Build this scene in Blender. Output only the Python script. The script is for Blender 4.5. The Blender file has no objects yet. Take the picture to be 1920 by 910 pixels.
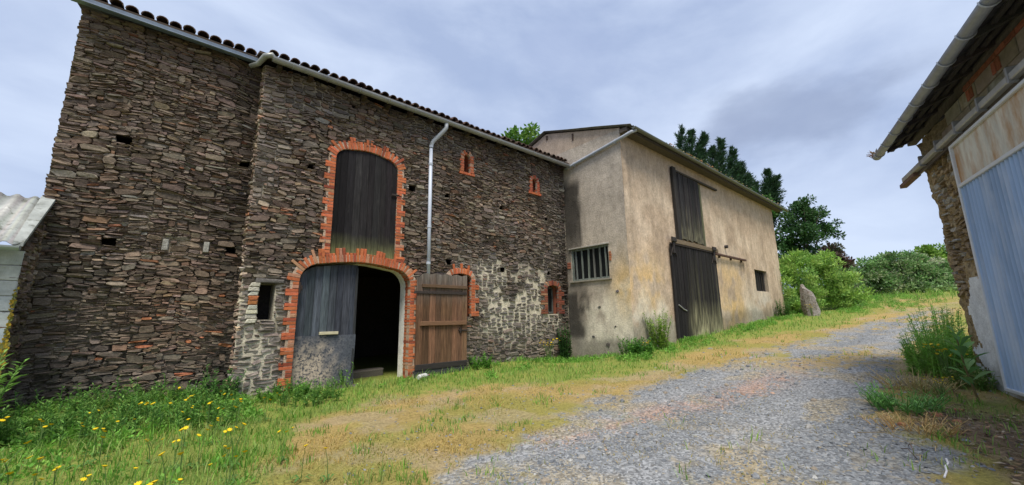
import bpy, math, random
import numpy as np
from mathutils import Vector, Matrix

R = math.radians
sc = bpy.context.scene
C = sc.collection
random.seed(7)
rng = np.random.default_rng(7)

# ------------------------------------------------------------------ camera
cam = bpy.data.objects.new('camera', bpy.data.cameras.new('camera'))
C.objects.link(cam)
PITCH, ROLL, YAW, FPX = R(10.7), R(-0.91), R(48.5), 748.9
fw = Vector((math.cos(YAW)*math.cos(PITCH), math.sin(YAW)*math.cos(PITCH), math.sin(PITCH)))
rt = Vector((math.sin(YAW), -math.cos(YAW), 0)); up = rt.cross(fw)
r2 = math.cos(ROLL)*rt + math.sin(ROLL)*up
u2 = -math.sin(ROLL)*rt + math.cos(ROLL)*up
cam.matrix_world = Matrix(((r2.x, u2.x, -fw.x, 0), (r2.y, u2.y, -fw.y, 0), (r2.z, u2.z, -fw.z, 0), (0, 0, 0, 1)))
cam.data.sensor_width = 36; cam.data.lens = 36*FPX/1920
cam.data.clip_start = 0.05; cam.data.clip_end = 2000
sc.camera = cam

# ------------------------------------------------------------------ sky, sun, exposure
SUN_EL, SUN_AZ = R(63), R(-128)          # direction towards the sun, azimuth from +X
w = bpy.data.worlds.new('World'); sc.world = w; w.use_nodes = True
nt = w.node_tree; N = nt.nodes; L = nt.links
bg = N['Background']; bg.inputs['Strength'].default_value = 0.1
sky = N.new('ShaderNodeTexSky'); sky.sky_type = 'NISHITA'; sky.sun_disc = False
sky.sun_elevation = SUN_EL; sky.sun_rotation = R(90) - SUN_AZ
tc = N.new('ShaderNodeTexCoord')
mp = N.new('ShaderNodeMapping'); mp.inputs['Scale'].default_value = (1, 1, 2.2)
L.new(tc.outputs['Generated'], mp.inputs['Vector'])
nz = N.new('ShaderNodeTexNoise'); nz.inputs['Scale'].default_value = 2.3; nz.inputs['Detail'].default_value = 7
nz.inputs['Roughness'].default_value = .55; nz.inputs['Distortion'].default_value = .35
L.new(mp.outputs['Vector'], nz.inputs['Vector'])
cr = N.new('ShaderNodeValToRGB')
cr.color_ramp.elements[0].position = .34; cr.color_ramp.elements[0].color = (2.5, 3.08, 4.45, 1)
cr.color_ramp.elements[1].position = .66; cr.color_ramp.elements[1].color = (4.0, 4.62, 5.85, 1)
L.new(nz.outputs['Fac'], cr.inputs['Fac'])
mx = N.new('ShaderNodeMix'); mx.data_type = 'RGBA'; mx.inputs['Factor'].default_value = .93
L.new(sky.outputs['Color'], mx.inputs['A']); L.new(cr.outputs['Color'], mx.inputs['B'])
def cloud(prev, azd, eld, rad, squash, col, amount, seed):
    """a grey cloud patch lying in one direction of the sky, its edge broken by noise"""
    a, e = R(azd), R(eld)
    d = N.new('ShaderNodeVectorMath'); d.operation = 'SUBTRACT'
    L.new(tc.outputs['Generated'], d.inputs[0]); d.inputs[1].default_value = (math.cos(a)*math.cos(e), math.sin(a)*math.cos(e), math.sin(e))
    s = N.new('ShaderNodeVectorMath'); s.operation = 'MULTIPLY'; s.inputs[1].default_value = (1, 1, squash)
    L.new(d.outputs[0], s.inputs[0])
    ln = N.new('ShaderNodeVectorMath'); ln.operation = 'LENGTH'; L.new(s.outputs[0], ln.inputs[0])
    n2 = N.new('ShaderNodeTexNoise'); n2.inputs['Scale'].default_value = 5.5; n2.inputs['Detail'].default_value = 6
    m2 = N.new('ShaderNodeMapping'); m2.inputs['Location'].default_value = (seed, seed*2, 0); m2.inputs['Scale'].default_value = (1, 1, 2)
    L.new(tc.outputs['Generated'], m2.inputs['Vector']); L.new(m2.outputs[0], n2.inputs['Vector'])
    ad = N.new('ShaderNodeMath'); ad.operation = 'MULTIPLY_ADD'; ad.inputs[1].default_value = rad*2.0; ad.inputs[2].default_value = -rad*1.0
    L.new(n2.outputs['Fac'], ad.inputs[0])
    sm = N.new('ShaderNodeMath'); sm.operation = 'ADD'; L.new(ln.outputs['Value'], sm.inputs[0]); L.new(ad.outputs[0], sm.inputs[1])
    mr = N.new('ShaderNodeMapRange'); mr.interpolation_type = 'SMOOTHERSTEP'
    mr.inputs['From Min'].default_value = rad; mr.inputs['From Max'].default_value = rad*.15
    mr.inputs['To Min'].default_value = 0; mr.inputs['To Max'].default_value = amount
    L.new(sm.outputs[0], mr.inputs['Value'])
    m3 = N.new('ShaderNodeMix'); m3.data_type = 'RGBA'; m3.inputs['B'].default_value = (*col, 1)
    L.new(mr.outputs['Result'], m3.inputs['Factor']); L.new(prev, m3.inputs['A'])
    return m3.outputs['Result']
c1 = cloud(mx.outputs['Result'], 11, 22, .22, 2.2, (1.65, 2.05, 3.1), .62, 3.1)
c1 = cloud(c1, 19, 22.5, .12, 2.2, (1.9, 2.3, 3.4), .35, 5.7)
c1 = cloud(c1, 40, 36, .17, 1.3, (2.35, 2.9, 4.3), .6, 8.3)
c1 = cloud(c1, 52, 33, .10, .9, (2.3, 2.9, 4.3), .5, 1.3)
L.new(c1, bg.inputs['Color'])

sun = bpy.data.objects.new('sun', bpy.data.lights.new('sun', 'SUN')); C.objects.link(sun)
sun.data.energy = 2.6; sun.data.angle = R(22); sun.data.color = (1, .93, .82)
sd = Vector((math.cos(SUN_AZ)*math.cos(SUN_EL), math.sin(SUN_AZ)*math.cos(SUN_EL), math.sin(SUN_EL)))
sun.rotation_euler = sd.to_track_quat('Z', 'Y').to_euler()
sc.view_settings.view_transform = 'Standard'; sc.view_settings.look = 'None'
sc.view_settings.exposure = 0.80; sc.view_settings.gamma = 1
try:
    sc.cycles.max_bounces = 6; sc.cycles.use_denoising = True
except Exception:
    pass

# ------------------------------------------------------------------ numeric noise
def _hash(ix, iy, iz, s):
    h = (ix*374761393 + iy*668265263 + iz*2147483647 + s*1274126177) & 0xffffffff
    h = ((h ^ (h >> 13))*1274126177) & 0xffffffff
    return ((h ^ (h >> 16)) & 0xffff)/65535.0
def vnoise(x, y, z=0.0, s=0):
    x = np.asarray(x, float); y = np.asarray(y, float); z = np.zeros_like(x) + z
    ix = np.floor(x).astype(np.int64); iy = np.floor(y).astype(np.int64); iz = np.floor(z).astype(np.int64)
    fx, fy, fz = x-ix, y-iy, z-iz
    fx, fy, fz = [f*f*(3-2*f) for f in (fx, fy, fz)]
    r = 0
    for a in (0, 1):
        for b in (0, 1):
            for c in (0, 1):
                r = r + _hash(ix+a, iy+b, iz+c, s)*(fx if a else 1-fx)*(fy if b else 1-fy)*(fz if c else 1-fz)
    return r
def fbm(x, y, z=0.0, s=0, o=4):
    r = 0; a = .5; f = 1.0; t = 0
    for k in range(o):
        r = r + a*vnoise(np.asarray(x)*f, np.asarray(y)*f, np.asarray(z)*f, s+k*17); t += a; a *= .5; f *= 2.03
    return r/t
def sstep(x, a, b):
    t = np.clip((np.asarray(x, float)-a)/(b-a), 0, 1); return t*t*(3-2*t)
def lerp(a, b, t):
    return np.asarray(a)*(1-t) + np.asarray(b)*t

# ------------------------------------------------------------------ mesh building
WORLD = {}
def link(o, parent, loc):
    C.objects.link(o); loc = Vector(loc)
    if parent is not None:
        o.parent = parent; o.location = loc - WORLD[parent.name]
    else:
        o.location = loc
    WORLD[o.name] = loc
def tag(o, label=None, cat=None, group=None, kind=None):
    for k, v in (('label', label), ('category', cat), ('group', group), ('kind', kind)):
        if v: o[k] = v
    return o
def thing(name, loc, label, cat, group=None):
    o = bpy.data.objects.new(name, None); o.empty_display_size = .2
    link(o, None, loc); return tag(o, label, cat, group)
def np_mesh(name, V, F, col=None, smooth=False):
    V = np.asarray(V, np.float32); F = np.asarray(F, np.int32)
    me = bpy.data.meshes.new(name); k = F.shape[1]
    me.vertices.add(len(V)); me.vertices.foreach_set('co', V.ravel())
    me.loops.add(F.size); me.loops.foreach_set('vertex_index', F.ravel())
    me.polygons.add(len(F)); me.polygons.foreach_set('loop_start', np.arange(0, F.size, k, dtype=np.int32))
    me.update(calc_edges=True)
    if smooth: me.polygons.foreach_set('use_smooth', np.ones(len(F), bool))
    if col is not None:
        col = np.asarray(col, np.float32)
        if col.shape[1] == 3: col = np.concatenate([col, np.ones((len(col), 1), np.float32)], 1)
        a = me.attributes.new('col', 'FLOAT_COLOR', 'POINT'); a.data.foreach_set('color', col.ravel())
    return me
def put(name, me, mat, parent=None, loc=(0, 0, 0), kind=None, label=None):
    o = bpy.data.objects.new(name, me); me.materials.append(mat) if not me.materials else None
    link(o, parent, loc); return tag(o, label, None, None, kind)
def np_obj(name, V, F, col, mat, parent=None, kind=None, smooth=False):
    V = np.asarray(V, float); c = (V.min(0)+V.max(0))/2
    return put(name, np_mesh(name, V-c, F, col, smooth), mat, parent, c, kind)

class Fr:                                   # a wall frame: u along, v up, d outwards
    def __init__(s, o, u, v, n):
        s.o, s.u, s.v, s.n = [np.array(a, float) for a in (o, u, v, n)]
    def __call__(s, u, v, d=0.0):
        return s.o + s.u*u + s.v*v + s.n*d
    def many(s, P):
        P = np.asarray(P, float); return s.o + P[:, :1]*s.u + P[:, 1:2]*s.v + P[:, 2:3]*s.n
WF = Fr((0, 0, 0), (1, 0, 0), (0, 0, 1), (0, -1, 0))   # plain world frame: u=x, v=z, d=-y

class MB:
    def __init__(s, fr=WF):
        s.v, s.f, s.c, s.fr = [], [], [], fr
    def add(s, verts, faces, col):
        b = len(s.v); s.v.extend([tuple(x) for x in verts]); s.f.extend([tuple(b+i for i in f) for f in faces])
        if len(np.shape(col)) == 1: s.c.extend([tuple(col)]*len(verts))
        else: s.c.extend([tuple(c) for c in col])
    def box(s, u0, u1, v0, v1, d0, d1, col, ch=0.0, jit=0.0):
        """box in the frame, its front face chamfered by ch, corners jittered"""
        fr = s.fr; j = lambda: random.uniform(-jit, jit)
        P = []
        q = [(u0+j(), v0+j()), (u1+j(), v0+j()), (u1+j(), v1+j()), (u0+j(), v1+j())]
        cu, cv = (u0+u1)/2, (v0+v1)/2
        for u, v in q: P.append(fr(u, v, d0))
        if ch:
            for u, v in q: P.append(fr(u, v, d1-ch))
            for u, v in q: P.append(fr(u-math.copysign(ch, u-cu), v-math.copysign(ch, v-cv), d1+j()*.5))
            F = [(3, 2, 1, 0)]+[(i, (i+1) % 4, 4+(i+1) % 4, 4+i) for i in range(4)]+[(4+i, 4+(i+1) % 4, 8+(i+1) % 4, 8+i) for i in range(4)]+[(8, 9, 10, 11)]
        else:
            for u, v in q: P.append(fr(u, v, d1+j()*.5))
            F = [(3, 2, 1, 0)]+[(i, (i+1) % 4, 4+(i+1) % 4, 4+i) for i in range(4)]+[(4, 5, 6, 7)]
        s.add(P, F, col)
    def poly(s, pts, d0, d1, col, ch=0.0, back=False):
        """extruded polygon (counter-clockwise in u,v)"""
        n = len(pts); fr = s.fr
        cu = sum(p[0] for p in pts)/n; cv = sum(p[1] for p in pts)/n
        P = [fr(u, v, d0) for u, v in pts]
        if ch:
            P += [fr(u, v, d1-ch) for u, v in pts]
            for u, v in pts:
                l = max(1e-6, math.hypot(u-cu, v-cv)); k = max(0, 1-ch*1.3/l); P.append(fr(cu+(u-cu)*k, cv+(v-cv)*k, d1))
            F = [(i, (i+1) % n, n+(i+1) % n, n+i) for i in range(n)]+[(n+i, n+(i+1) % n, 2*n+(i+1) % n, 2*n+i) for i in range(n)]+[tuple(range(2*n, 3*n))]
        else:
            P += [fr(u, v, d1) for u, v in pts]
            F = [(i, (i+1) % n, n+(i+1) % n, n+i) for i in range(n)]+[tuple(range(n, 2*n))]
        if back: F.append(tuple(range(n-1, -1, -1)))
        s.add(P, F, col)
    def tube(s, path, r, col, n=8, cap=True):
        """round tube through world points, r a number or a list"""
        path = [Vector(p) for p in path]; m = len(path)
        rs = r if isinstance(r, (list, tuple)) else [r]*m
        P = []; ref = Vector((0, 0, 1))
        for i, p in enumerate(path):
            t = (path[min(i+1, m-1)]-path[max(i-1, 0)]).normalized()
            a = t.cross(ref)
            if a.length < .05: a = t.cross(Vector((1, 0, 0)))
            a.normalize(); b = t.cross(a)
            for k in range(n):
                th = 2*math.pi*k/n; P.append(p + a*(rs[i]*math.cos(th)) + b*(rs[i]*math.sin(th)))
        F = [(i*n+k, (i+1)*n+k, (i+1)*n+(k+1) % n, i*n+(k+1) % n) for i in range(m-1) for k in range(n)]
        if cap: F += [tuple(range(n)), tuple(range((m-1)*n+n-1, (m-1)*n-1, -1))]
        s.add(P, F, col)
    def gutter(s, a, b, r, col, outd, n=9, th=.006):
        """half round channel from a to b (world points) with wall thickness"""
        a, b = Vector(a), Vector(b); o = Vector(outd).normalized(); z = Vector((0, 0, 1))
        P = []
        for q in (a, b):
            for rr in (r, r-th):
                for k in range(n):
                    t = math.pi*k/(n-1); P.append(q + o*(rr*math.cos(t)) - z*(rr*math.sin(t)))
        A, B, D, E = 0, n, 2*n, 3*n
        F = []
        for k in range(n-1):
            F += [(A+k, A+k+1, D+k+1, D+k), (B+k+1, B+k, E+k, E+k+1), (A+k+1, A+k, B+k, B+k+1), (D+k, D+k+1, E+k+1, E+k)]
        F += [(A, D, E, B), (A+n-1, B+n-1, E+n-1, D+n-1), tuple(range(A, A+n)), tuple(range(D, D+n))[::-1]]
        s.add(P, F, col)
    def build(s, name, mat, parent=None, kind=None, label=None, smooth=False):
        V = np.array([tuple(x) for x in s.v], float); c = (V.min(0)+V.max(0))/2
        me = bpy.data.meshes.new(name); me.from_pydata((V-c).tolist(), [], s.f)
        col = np.array(s.c, np.float32)
        if col.shape[1] == 3: col = np.concatenate([col, np.ones((len(col), 1), np.float32)], 1)
        a = me.attributes.new('col', 'FLOAT_COLOR', 'POINT'); a.data.foreach_set('color', col.ravel())
        if smooth: me.polygons.foreach_set('use_smooth', [True]*len(me.polygons))
        return put(name, me, mat, parent, c, kind, label)

# ------------------------------------------------------------------ materials
def attr_mat(name, rough=.9, var=.25, ns=12, stretch=(1, 1, 1), bump=.3, bs=60, spec=.3, metal=0, trans=0, dist=.01, var2=0, ns2=3, tint=None):
    m = bpy.data.materials.new(name); m.use_nodes = True; n = m.node_tree.nodes; l = m.node_tree.links
    p = n['Principled BSDF']; p.inputs['Roughness'].default_value = rough; p.inputs['Metallic'].default_value = metal
    p.inputs['Specular IOR Level'].default_value = spec
    at = n.new('ShaderNodeAttribute'); at.attribute_name = 'col'
    ge = n.new('ShaderNodeNewGeometry'); mp = n.new('ShaderNodeMapping'); mp.inputs['Scale'].default_value = stretch
    l.new(ge.outputs['Position'], mp.inputs['Vector'])
    def noise(sc_, det):
        q = n.new('ShaderNodeTexNoise'); q.inputs['Scale'].default_value = sc_; q.inputs['Detail'].default_value = det
        q.inputs['Roughness'].default_value = .62
        l.new(mp.outputs['Vector'], q.inputs['Vector']); return q.outputs['Fac']
    def mul(col, fac, v):
        r = n.new('ShaderNodeMapRange'); r.inputs['From Min'].default_value = .25; r.inputs['From Max'].default_value = .75
        r.inputs['To Min'].default_value = 1-v; r.inputs['To Max'].default_value = 1+v; l.new(fac, r.inputs['Value'])
        x = n.new('ShaderNodeMix'); x.data_type = 'RGBA'; x.blend_type = 'MULTIPLY'; x.inputs['Factor'].default_value = 1
        l.new(col, x.inputs['A']); l.new(r.outputs['Result'], x.inputs['B']); return x.outputs['Result']
    col = mul(at.outputs['Color'], noise(ns, 5), var)
    if var2: col = mul(col, noise(ns2, 4), var2)
    if tint:                                     # patches of a second colour (lichen, rust, moss, flaking)
        tcol, tsc, lo, hi = tint
        r = n.new('ShaderNodeMapRange'); r.inputs['From Min'].default_value = lo; r.inputs['From Max'].default_value = hi
        l.new(noise(tsc, 6), r.inputs['Value'])
        x = n.new('ShaderNodeMix'); x.data_type = 'RGBA'; x.inputs['B'].default_value = (*tcol, 1)
        l.new(r.outputs['Result'], x.inputs['Factor']); l.new(col, x.inputs['A']); col = x.outputs['Result']
    l.new(col, p.inputs['Base Color'])
    if bump:
        b = n.new('ShaderNodeBump'); b.inputs['Strength'].default_value = bump; b.inputs['Distance'].default_value = dist
        l.new(noise(bs, 6), b.inputs['Height']); l.new(b.outputs['Normal'], p.inputs['Normal'])
    if trans:
        t = n.new('ShaderNodeBsdfTranslucent'); l.new(col, t.inputs['Color'])
        ms = n.new('ShaderNodeMixShader'); ms.inputs['Fac'].default_value = trans
        l.new(p.outputs[0], ms.inputs[1]); l.new(t.outputs[0], ms.inputs[2]); l.new(ms.outputs[0], n['Material Output'].inputs['Surface'])
    return m
M = {}
M['stone'] = attr_mat('schist_stone', .9, .5, 22, (1, 1, 1.8), .9, 55, .25, dist=.012, var2=.3, ns2=70, tint=((.33, .31, .25), 30, .66, .8))
M['mortar'] = attr_mat('old_mortar', .95, .35, 18, (1, 1, 1), .9, 40, .1, dist=.02, var2=.25, ns2=90)
M['brick'] = attr_mat('fired_brick', .9, .3, 30, (1, 1, 1), .6, 80, .2, dist=.006, tint=((.16, .06, .04), 14, .62, .8))
M['wood'] = attr_mat('weathered_wood', .85, .6, 9, (9, 9, .45), .9, 26, .2, dist=.008, var2=.5, ns2=2.2, tint=((.12, .11, .09), 4.5, .62, .82))
M['woodh'] = attr_mat('weathered_beam', .85, .4, 9, (.6, 9, 9), .7, 26, .2, dist=.006)
M['plaster'] = attr_mat('roughcast_plaster', .95, .26, 5, (1, 1, .6), 1.0, 34, .12, dist=.018, var2=.24, ns2=26)
M['zinc'] = attr_mat('zinc_gutter', .45, .2, 6, (1, 1, 1), .1, 30, .4, metal=.35)
M['pvc'] = attr_mat('grey_plastic_pipe', .45, .08, 6, (1, 1, .3), 0, 30, .4)
M['tile'] = attr_mat('old_roof_tile', .9, .5, 9, (1, 1, 1), .6, 50, .2, tint=((.10, .10, .05), 12, .55, .75))
M['iron'] = attr_mat('rusty_iron', .75, .4, 25, (1, 1, 1), .4, 60, .3, metal=.3)
M['bark'] = attr_mat('bark', .95, .4, 10, (3, 3, .6), .8, 20, .1)
M['leaf'] = attr_mat('foliage', .6, .12, 4, (1, 1, 1), 0, 10, .3, trans=.3)
M['grass'] = attr_mat('grass_blades', .65, .1, 3, (1, 1, 1), 0, 10, .25, trans=.35)
M['rock'] = attr_mat('gravel_chip', .85, .3, 40, (1, 1, 1), .3, 90, .3)
M['petal'] = attr_mat('petal', .6, .05, 4, (1, 1, 1), 0, 10, .2, trans=.2)
M['fibre'] = attr_mat('fibre_cement', .9, .35, 6, (1, 1, 1), .6, 40, .2, tint=((.09, .095, .07), 9, .55, .72))
M['block'] = attr_mat('grey_block', .95, .25, 8, (1, 1, 1), .7, 60, .15, tint=((.45, .46, .44), 2.2, .55, .75))
M['bluesheet'] = attr_mat('blue_steel_sheet', .5, .18, 3, (1, 1, .25), .05, 30, .4, metal=.1, tint=((.6, .64, .7), 2.5, .5, .8))
M['oldsheet'] = attr_mat('stained_white_sheet', .6, .25, 4, (1.5, 1.5, .5), .1, 30, .3, tint=((.42, .22, .08), 2.6, .46, .68))
M['cob'] = attr_mat('earth_and_rubble', 1, .5, 14, (1, 1, 1.2), 1.0, 26, .05, dist=.04, tint=((.12, .085, .05), 9, .52, .68))
M['limewash'] = attr_mat('limewashed_render', .95, .22, 6, (1, 1, 1), .7, 40, .1, dist=.015, var2=.2, ns2=40)
M['paintdoor'] = attr_mat('flaking_painted_sheet', .8, .2, 9, (1, 1, 1), .4, 30, .25, tint=((.055, .062, .078), 26, .46, .62))
M['white'] = attr_mat('white_plastic', .4, .06, 9, (1, 1, 1), 0, 30, .4)
gm = bpy.data.materials.new('dusty_glass'); gm.use_nodes = True
gp = gm.node_tree.nodes['Principled BSDF']; gp.inputs['Base Color'].default_value = (.012, .014, .014, 1); gp.inputs['Roughness'].default_value = .45; gp.inputs['Specular IOR Level'].default_value = .25
M['glass'] = gm

def vary(c, a=.15, h=.06):
    k = 1+random.uniform(-a, a); return tuple(max(0, x*k*(1+random.uniform(-h, h))) for x in c)

# ------------------------------------------------------------------ ground
GX = [-30, 2, 5, 8, 10.5, 13, 17, 24, 35, 45, 60, 90, 200]
GZ = [-1.36, -1.38, -1.36, -1.2, -1.02, -.88, -.62, -.14, .75, 1.5, 2.4, 3.3, 4]
def gz(x, y):
    x = np.asarray(x, float); y = np.asarray(y, float)
    z = np.interp(x, GX, GZ)
    k = sstep(y, 6.2, 8.4)*sstep(x, 7, 10)*(1-sstep(x, 12, 14))
    z = z*(1-k)-1.36*k
    z = z+.17*sstep(y, 7.5, 9.3)*(1-sstep(x, .4, 1.3))
    z = z-.12*sstep(-y, 0, 4)
    return z+.035*(fbm(x*1.1, y*1.1, 0, 5, 3)-.5)
def ggz(x, y): return float(gz(np.array([x]), np.array([y]))[0])
GLX = [-5, 1.2, 1.96, 2.46, 3.55, 4.45, 5.42, 7.6, 11, 14.15, 21.5, 26.5, 34]; GLY = [1.6, 2.6, 3.22, 3.6, 3.72, 4.0, 4.15, 4.05, 3.75, 3.4, 2.6, 1.4, .4]
GRX = [-5, 3.6, 4.97, 5.82, 7.17, 8.1, 10.3, 13.7, 19.4, 26, 34]; GRY = [-6, -1.2, .27, .33, .95, 1.14, 1.2, 1.15, .85, .5, .2]
GNX = [-5, 1.2, 1.54, 2.3, 3.18, 4.81, 5.82, 7.44, 10.1, 14.6, 19.3, 24.2, 30, 40]; GNY = [1, 4.6, 5.9, 6.6, 7.0, 6.75, 6.0, 5.1, 5.1, 4.75, 3.3, 2.9, 3.3, 3.8]
def zones(x, y):
    """gravel, green, litter weights of the ground at (x, y)"""
    n1 = fbm(x*.9, y*.9, 0, 11, 4)-.5; n2 = fbm(x*3.1, y*3.1, 0, 23, 3)-.5
    n4 = fbm(x*9, y*9, 0, 29, 2)-.5; jag = n1*1.0+n2*.8+n4*.45
    a = np.interp(x, GLX, GLY)-y+jag*.8; b = y-np.interp(x, GRX, GRY)+jag*.8
    g = sstep(np.minimum(a, b), -.12, .3)
    g = g*(1-.85*sstep(x, 22, 30))
    patch = fbm(x*.55+3, y*1.1, 0, 31, 4)
    mid = sstep(patch+.5*n4, .50, .60)*sstep(np.minimum(a, b), 0, .6)*.92*(sstep(x, 8.5, 11)+.35*(1-sstep(x, 4.5, 6)))    # dry tufts between the wheel tracks
    g = g*(1-mid)
    gr = sstep(y-np.interp(x, GNX, GNY)+jag*1.1, -.25, .45)
    left = sstep(np.interp(y, [2, 4.1, 4.9, 5.9, 7], [.5, 1.0, 1.2, 1.6, 2.4])-x+jag*1.0, -.3, .5)
    gr = np.maximum(gr, left)
    far = sstep(x, 33, 38)*(1-sstep(y, -3, -8))
    gr = np.maximum(gr, far*.9)
    rw = sstep(np.interp(x, GRX, GRY)-y, .05, .5)*sstep(x, 6, 7.2)
    gr = np.maximum(gr, rw*sstep(fbm(x*1.6, y*1.6, 0, 44, 3), .4, .62)*.8)
    lit = sstep(np.interp(x, GRX, GRY)-y+jag*.5, .1, .5)*(1-sstep(x, 7.0, 8.2))
    return g, gr*(1-g), lit
def lines(parts):
    return np.unique(np.concatenate([np.arange(a, b, s) for a, b, s in parts]))
gx = lines([(-240, -40, 20), (-40, -8, 2), (-8, -2, .25), (-2, 12, .06), (12, 22, .12), (22, 60, .5), (60, 120, 6), (120, 420, 30)])
gy = lines([(-240, -40, 20), (-40, -6, 2), (-6, -2, .25), (-2, 9.6, .06), (9.6, 24, .8), (24, 60, 4), (60, 420, 30)])
X, Y = np.meshgrid(gx, gy, indexing='ij'); x = X.ravel(); y = Y.ravel()
z = gz(x, y)
g, gr, lit = zones(x, y)
dry = lerp(np.array([.40, .285, .11]), np.array([.31, .235, .085]), fbm(x*1.7, y*1.7, 0, 3, 4)[:, None])
dry = lerp(dry, [.25, .24, .06], sstep(fbm(x*.7, y*.7, 0, 9, 3), .45, .65)[:, None]*.75)
dry = lerp(dry, [.36, .285, .19], sstep(fbm(x*1.3+9, y*1.3, 0, 77, 4), .56, .68)[:, None]*.5)     # bare dusty soil
grn = lerp(np.array([.14, .21, .04]), np.array([.28, .28, .07]), fbm(x*2.3, y*2.3, 0, 13, 4)[:, None])
grv = lerp(np.array([.145, .158, .17]), np.array([.235, .24, .245]), fbm(x*2.1, y*2.1, 0, 8, 5)[:, None])
trk = np.minimum(np.abs(y-np.interp(x, [3, 6, 10, 16, 24], [2.2, 1.9, 1.75, 1.6, 1.2])), np.abs(y-np.interp(x, [3, 6, 10, 16, 24], [3.35, 3.5, 3.2, 2.9, 2.1])))
grv = lerp(grv, [.26, .265, .27], (np.exp(-(trk/.38)**2)*.6)[:, None])
grv = lerp(grv, [.30, .25, .16], (sstep(fbm(x*1.4+5, y*2.0, 0, 87, 4), .52, .66)*.6)[:, None])
red = np.exp(-((y-np.interp(x, [3, 4, 5.6, 7.4, 9, 12], [3.5, 3.35, 3.1, 2.65, 2.5, 2.3]))/.3)**2)*sstep(x, 2.8, 4)*(1-sstep(x, 8, 12))*sstep(fbm(x*2, y*2, 0, 50, 3), .33, .6)
grv = lerp(grv, [.38, .25, .19], (red*.7)[:, None])
litc = lerp(np.array([.16, .10, .065]), np.array([.34, .23, .15]), fbm(x*5, y*5, 0, 61, 4)[:, None])
col = dry*(1-gr)[:, None]+grn*gr[:, None]
col = lerp(col, grv, g[:, None]); col = lerp(col, litc, (lit*.85)[:, None])
z = z+.012*g*(fbm(x*9, y*9, 0, 71, 2)-.5)+.03*(1-g)*(fbm(x*6, y*6, 0, 72, 3)-.5)
ni, nj = len(gx), len(gy)
I = np.arange(ni*nj).reshape(ni, nj)
F = np.stack([I[:-1, :-1], I[1:, :-1], I[1:, 1:], I[:-1, 1:]], -1).reshape(-1, 4)
gmat = bpy.data.materials.new('yard_ground'); gmat.use_nodes = True
n = gmat.node_tree.nodes; l = gmat.node_tree.links; p = n['Principled BSDF']
p.inputs['Roughness'].default_value = .95; p.inputs['Specular IOR Level'].default_value = .15
at = n.new('ShaderNodeAttribute'); at.attribute_name = 'col'; ge = n.new('ShaderNodeNewGeometry')
vo = n.new('ShaderNodeTexVoronoi'); vo.inputs['Scale'].default_value = 38
no = n.new('ShaderNodeTexNoise'); no.inputs['Scale'].default_value = 26; no.inputs['Detail'].default_value = 7; no.inputs['Roughness'].default_value = .75
l.new(ge.outputs['Position'], vo.inputs['Vector']); l.new(ge.outputs['Position'], no.inputs['Vector'])
hs = n.new('ShaderNodeSeparateColor'); l.new(vo.outputs['Color'], hs.inputs[0])
mr = n.new('ShaderNodeMapRange'); mr.inputs['To Min'].default_value = .5; mr.inputs['To Max'].default_value = 1.5; l.new(hs.outputs[0], mr.inputs['Value'])
mr2 = n.new('ShaderNodeMapRange'); mr2.inputs['From Min'].default_value = .3; mr2.inputs['From Max'].default_value = .7
mr2.inputs['To Min'].default_value = .5; mr2.inputs['To Max'].default_value = 1.45; l.new(no.outputs['Fac'], mr2.inputs['Value'])
mm = n.new('ShaderNodeMix'); mm.data_type = 'FLOAT'
l.new(at.outputs['Alpha'], mm.inputs['Factor']); l.new(mr2.outputs[0], mm.inputs['A']); l.new(mr.outputs[0], mm.inputs['B'])
mc = n.new('ShaderNodeMix'); mc.data_type = 'RGBA'; mc.blend_type = 'MULTIPLY'; mc.inputs['Factor'].default_value = 1
l.new(at.outputs['Color'], mc.inputs['A']); l.new(mm.outputs['Result'], mc.inputs['B']); l.new(mc.outputs['Result'], p.inputs['Base Color'])
bp = n.new('ShaderNodeBump'); bp.inputs['Strength'].default_value = .8; bp.inputs['Distance'].default_value = .015
l.new(mm.outputs['Result'], bp.inputs['Height']); l.new(bp.outputs['Normal'], p.inputs['Normal'])
gob = put('ground', np_mesh('ground', np.stack([x, y, z], 1), F, np.concatenate([col, g[:, None]], 1), True), gmat, kind='structure')

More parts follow.
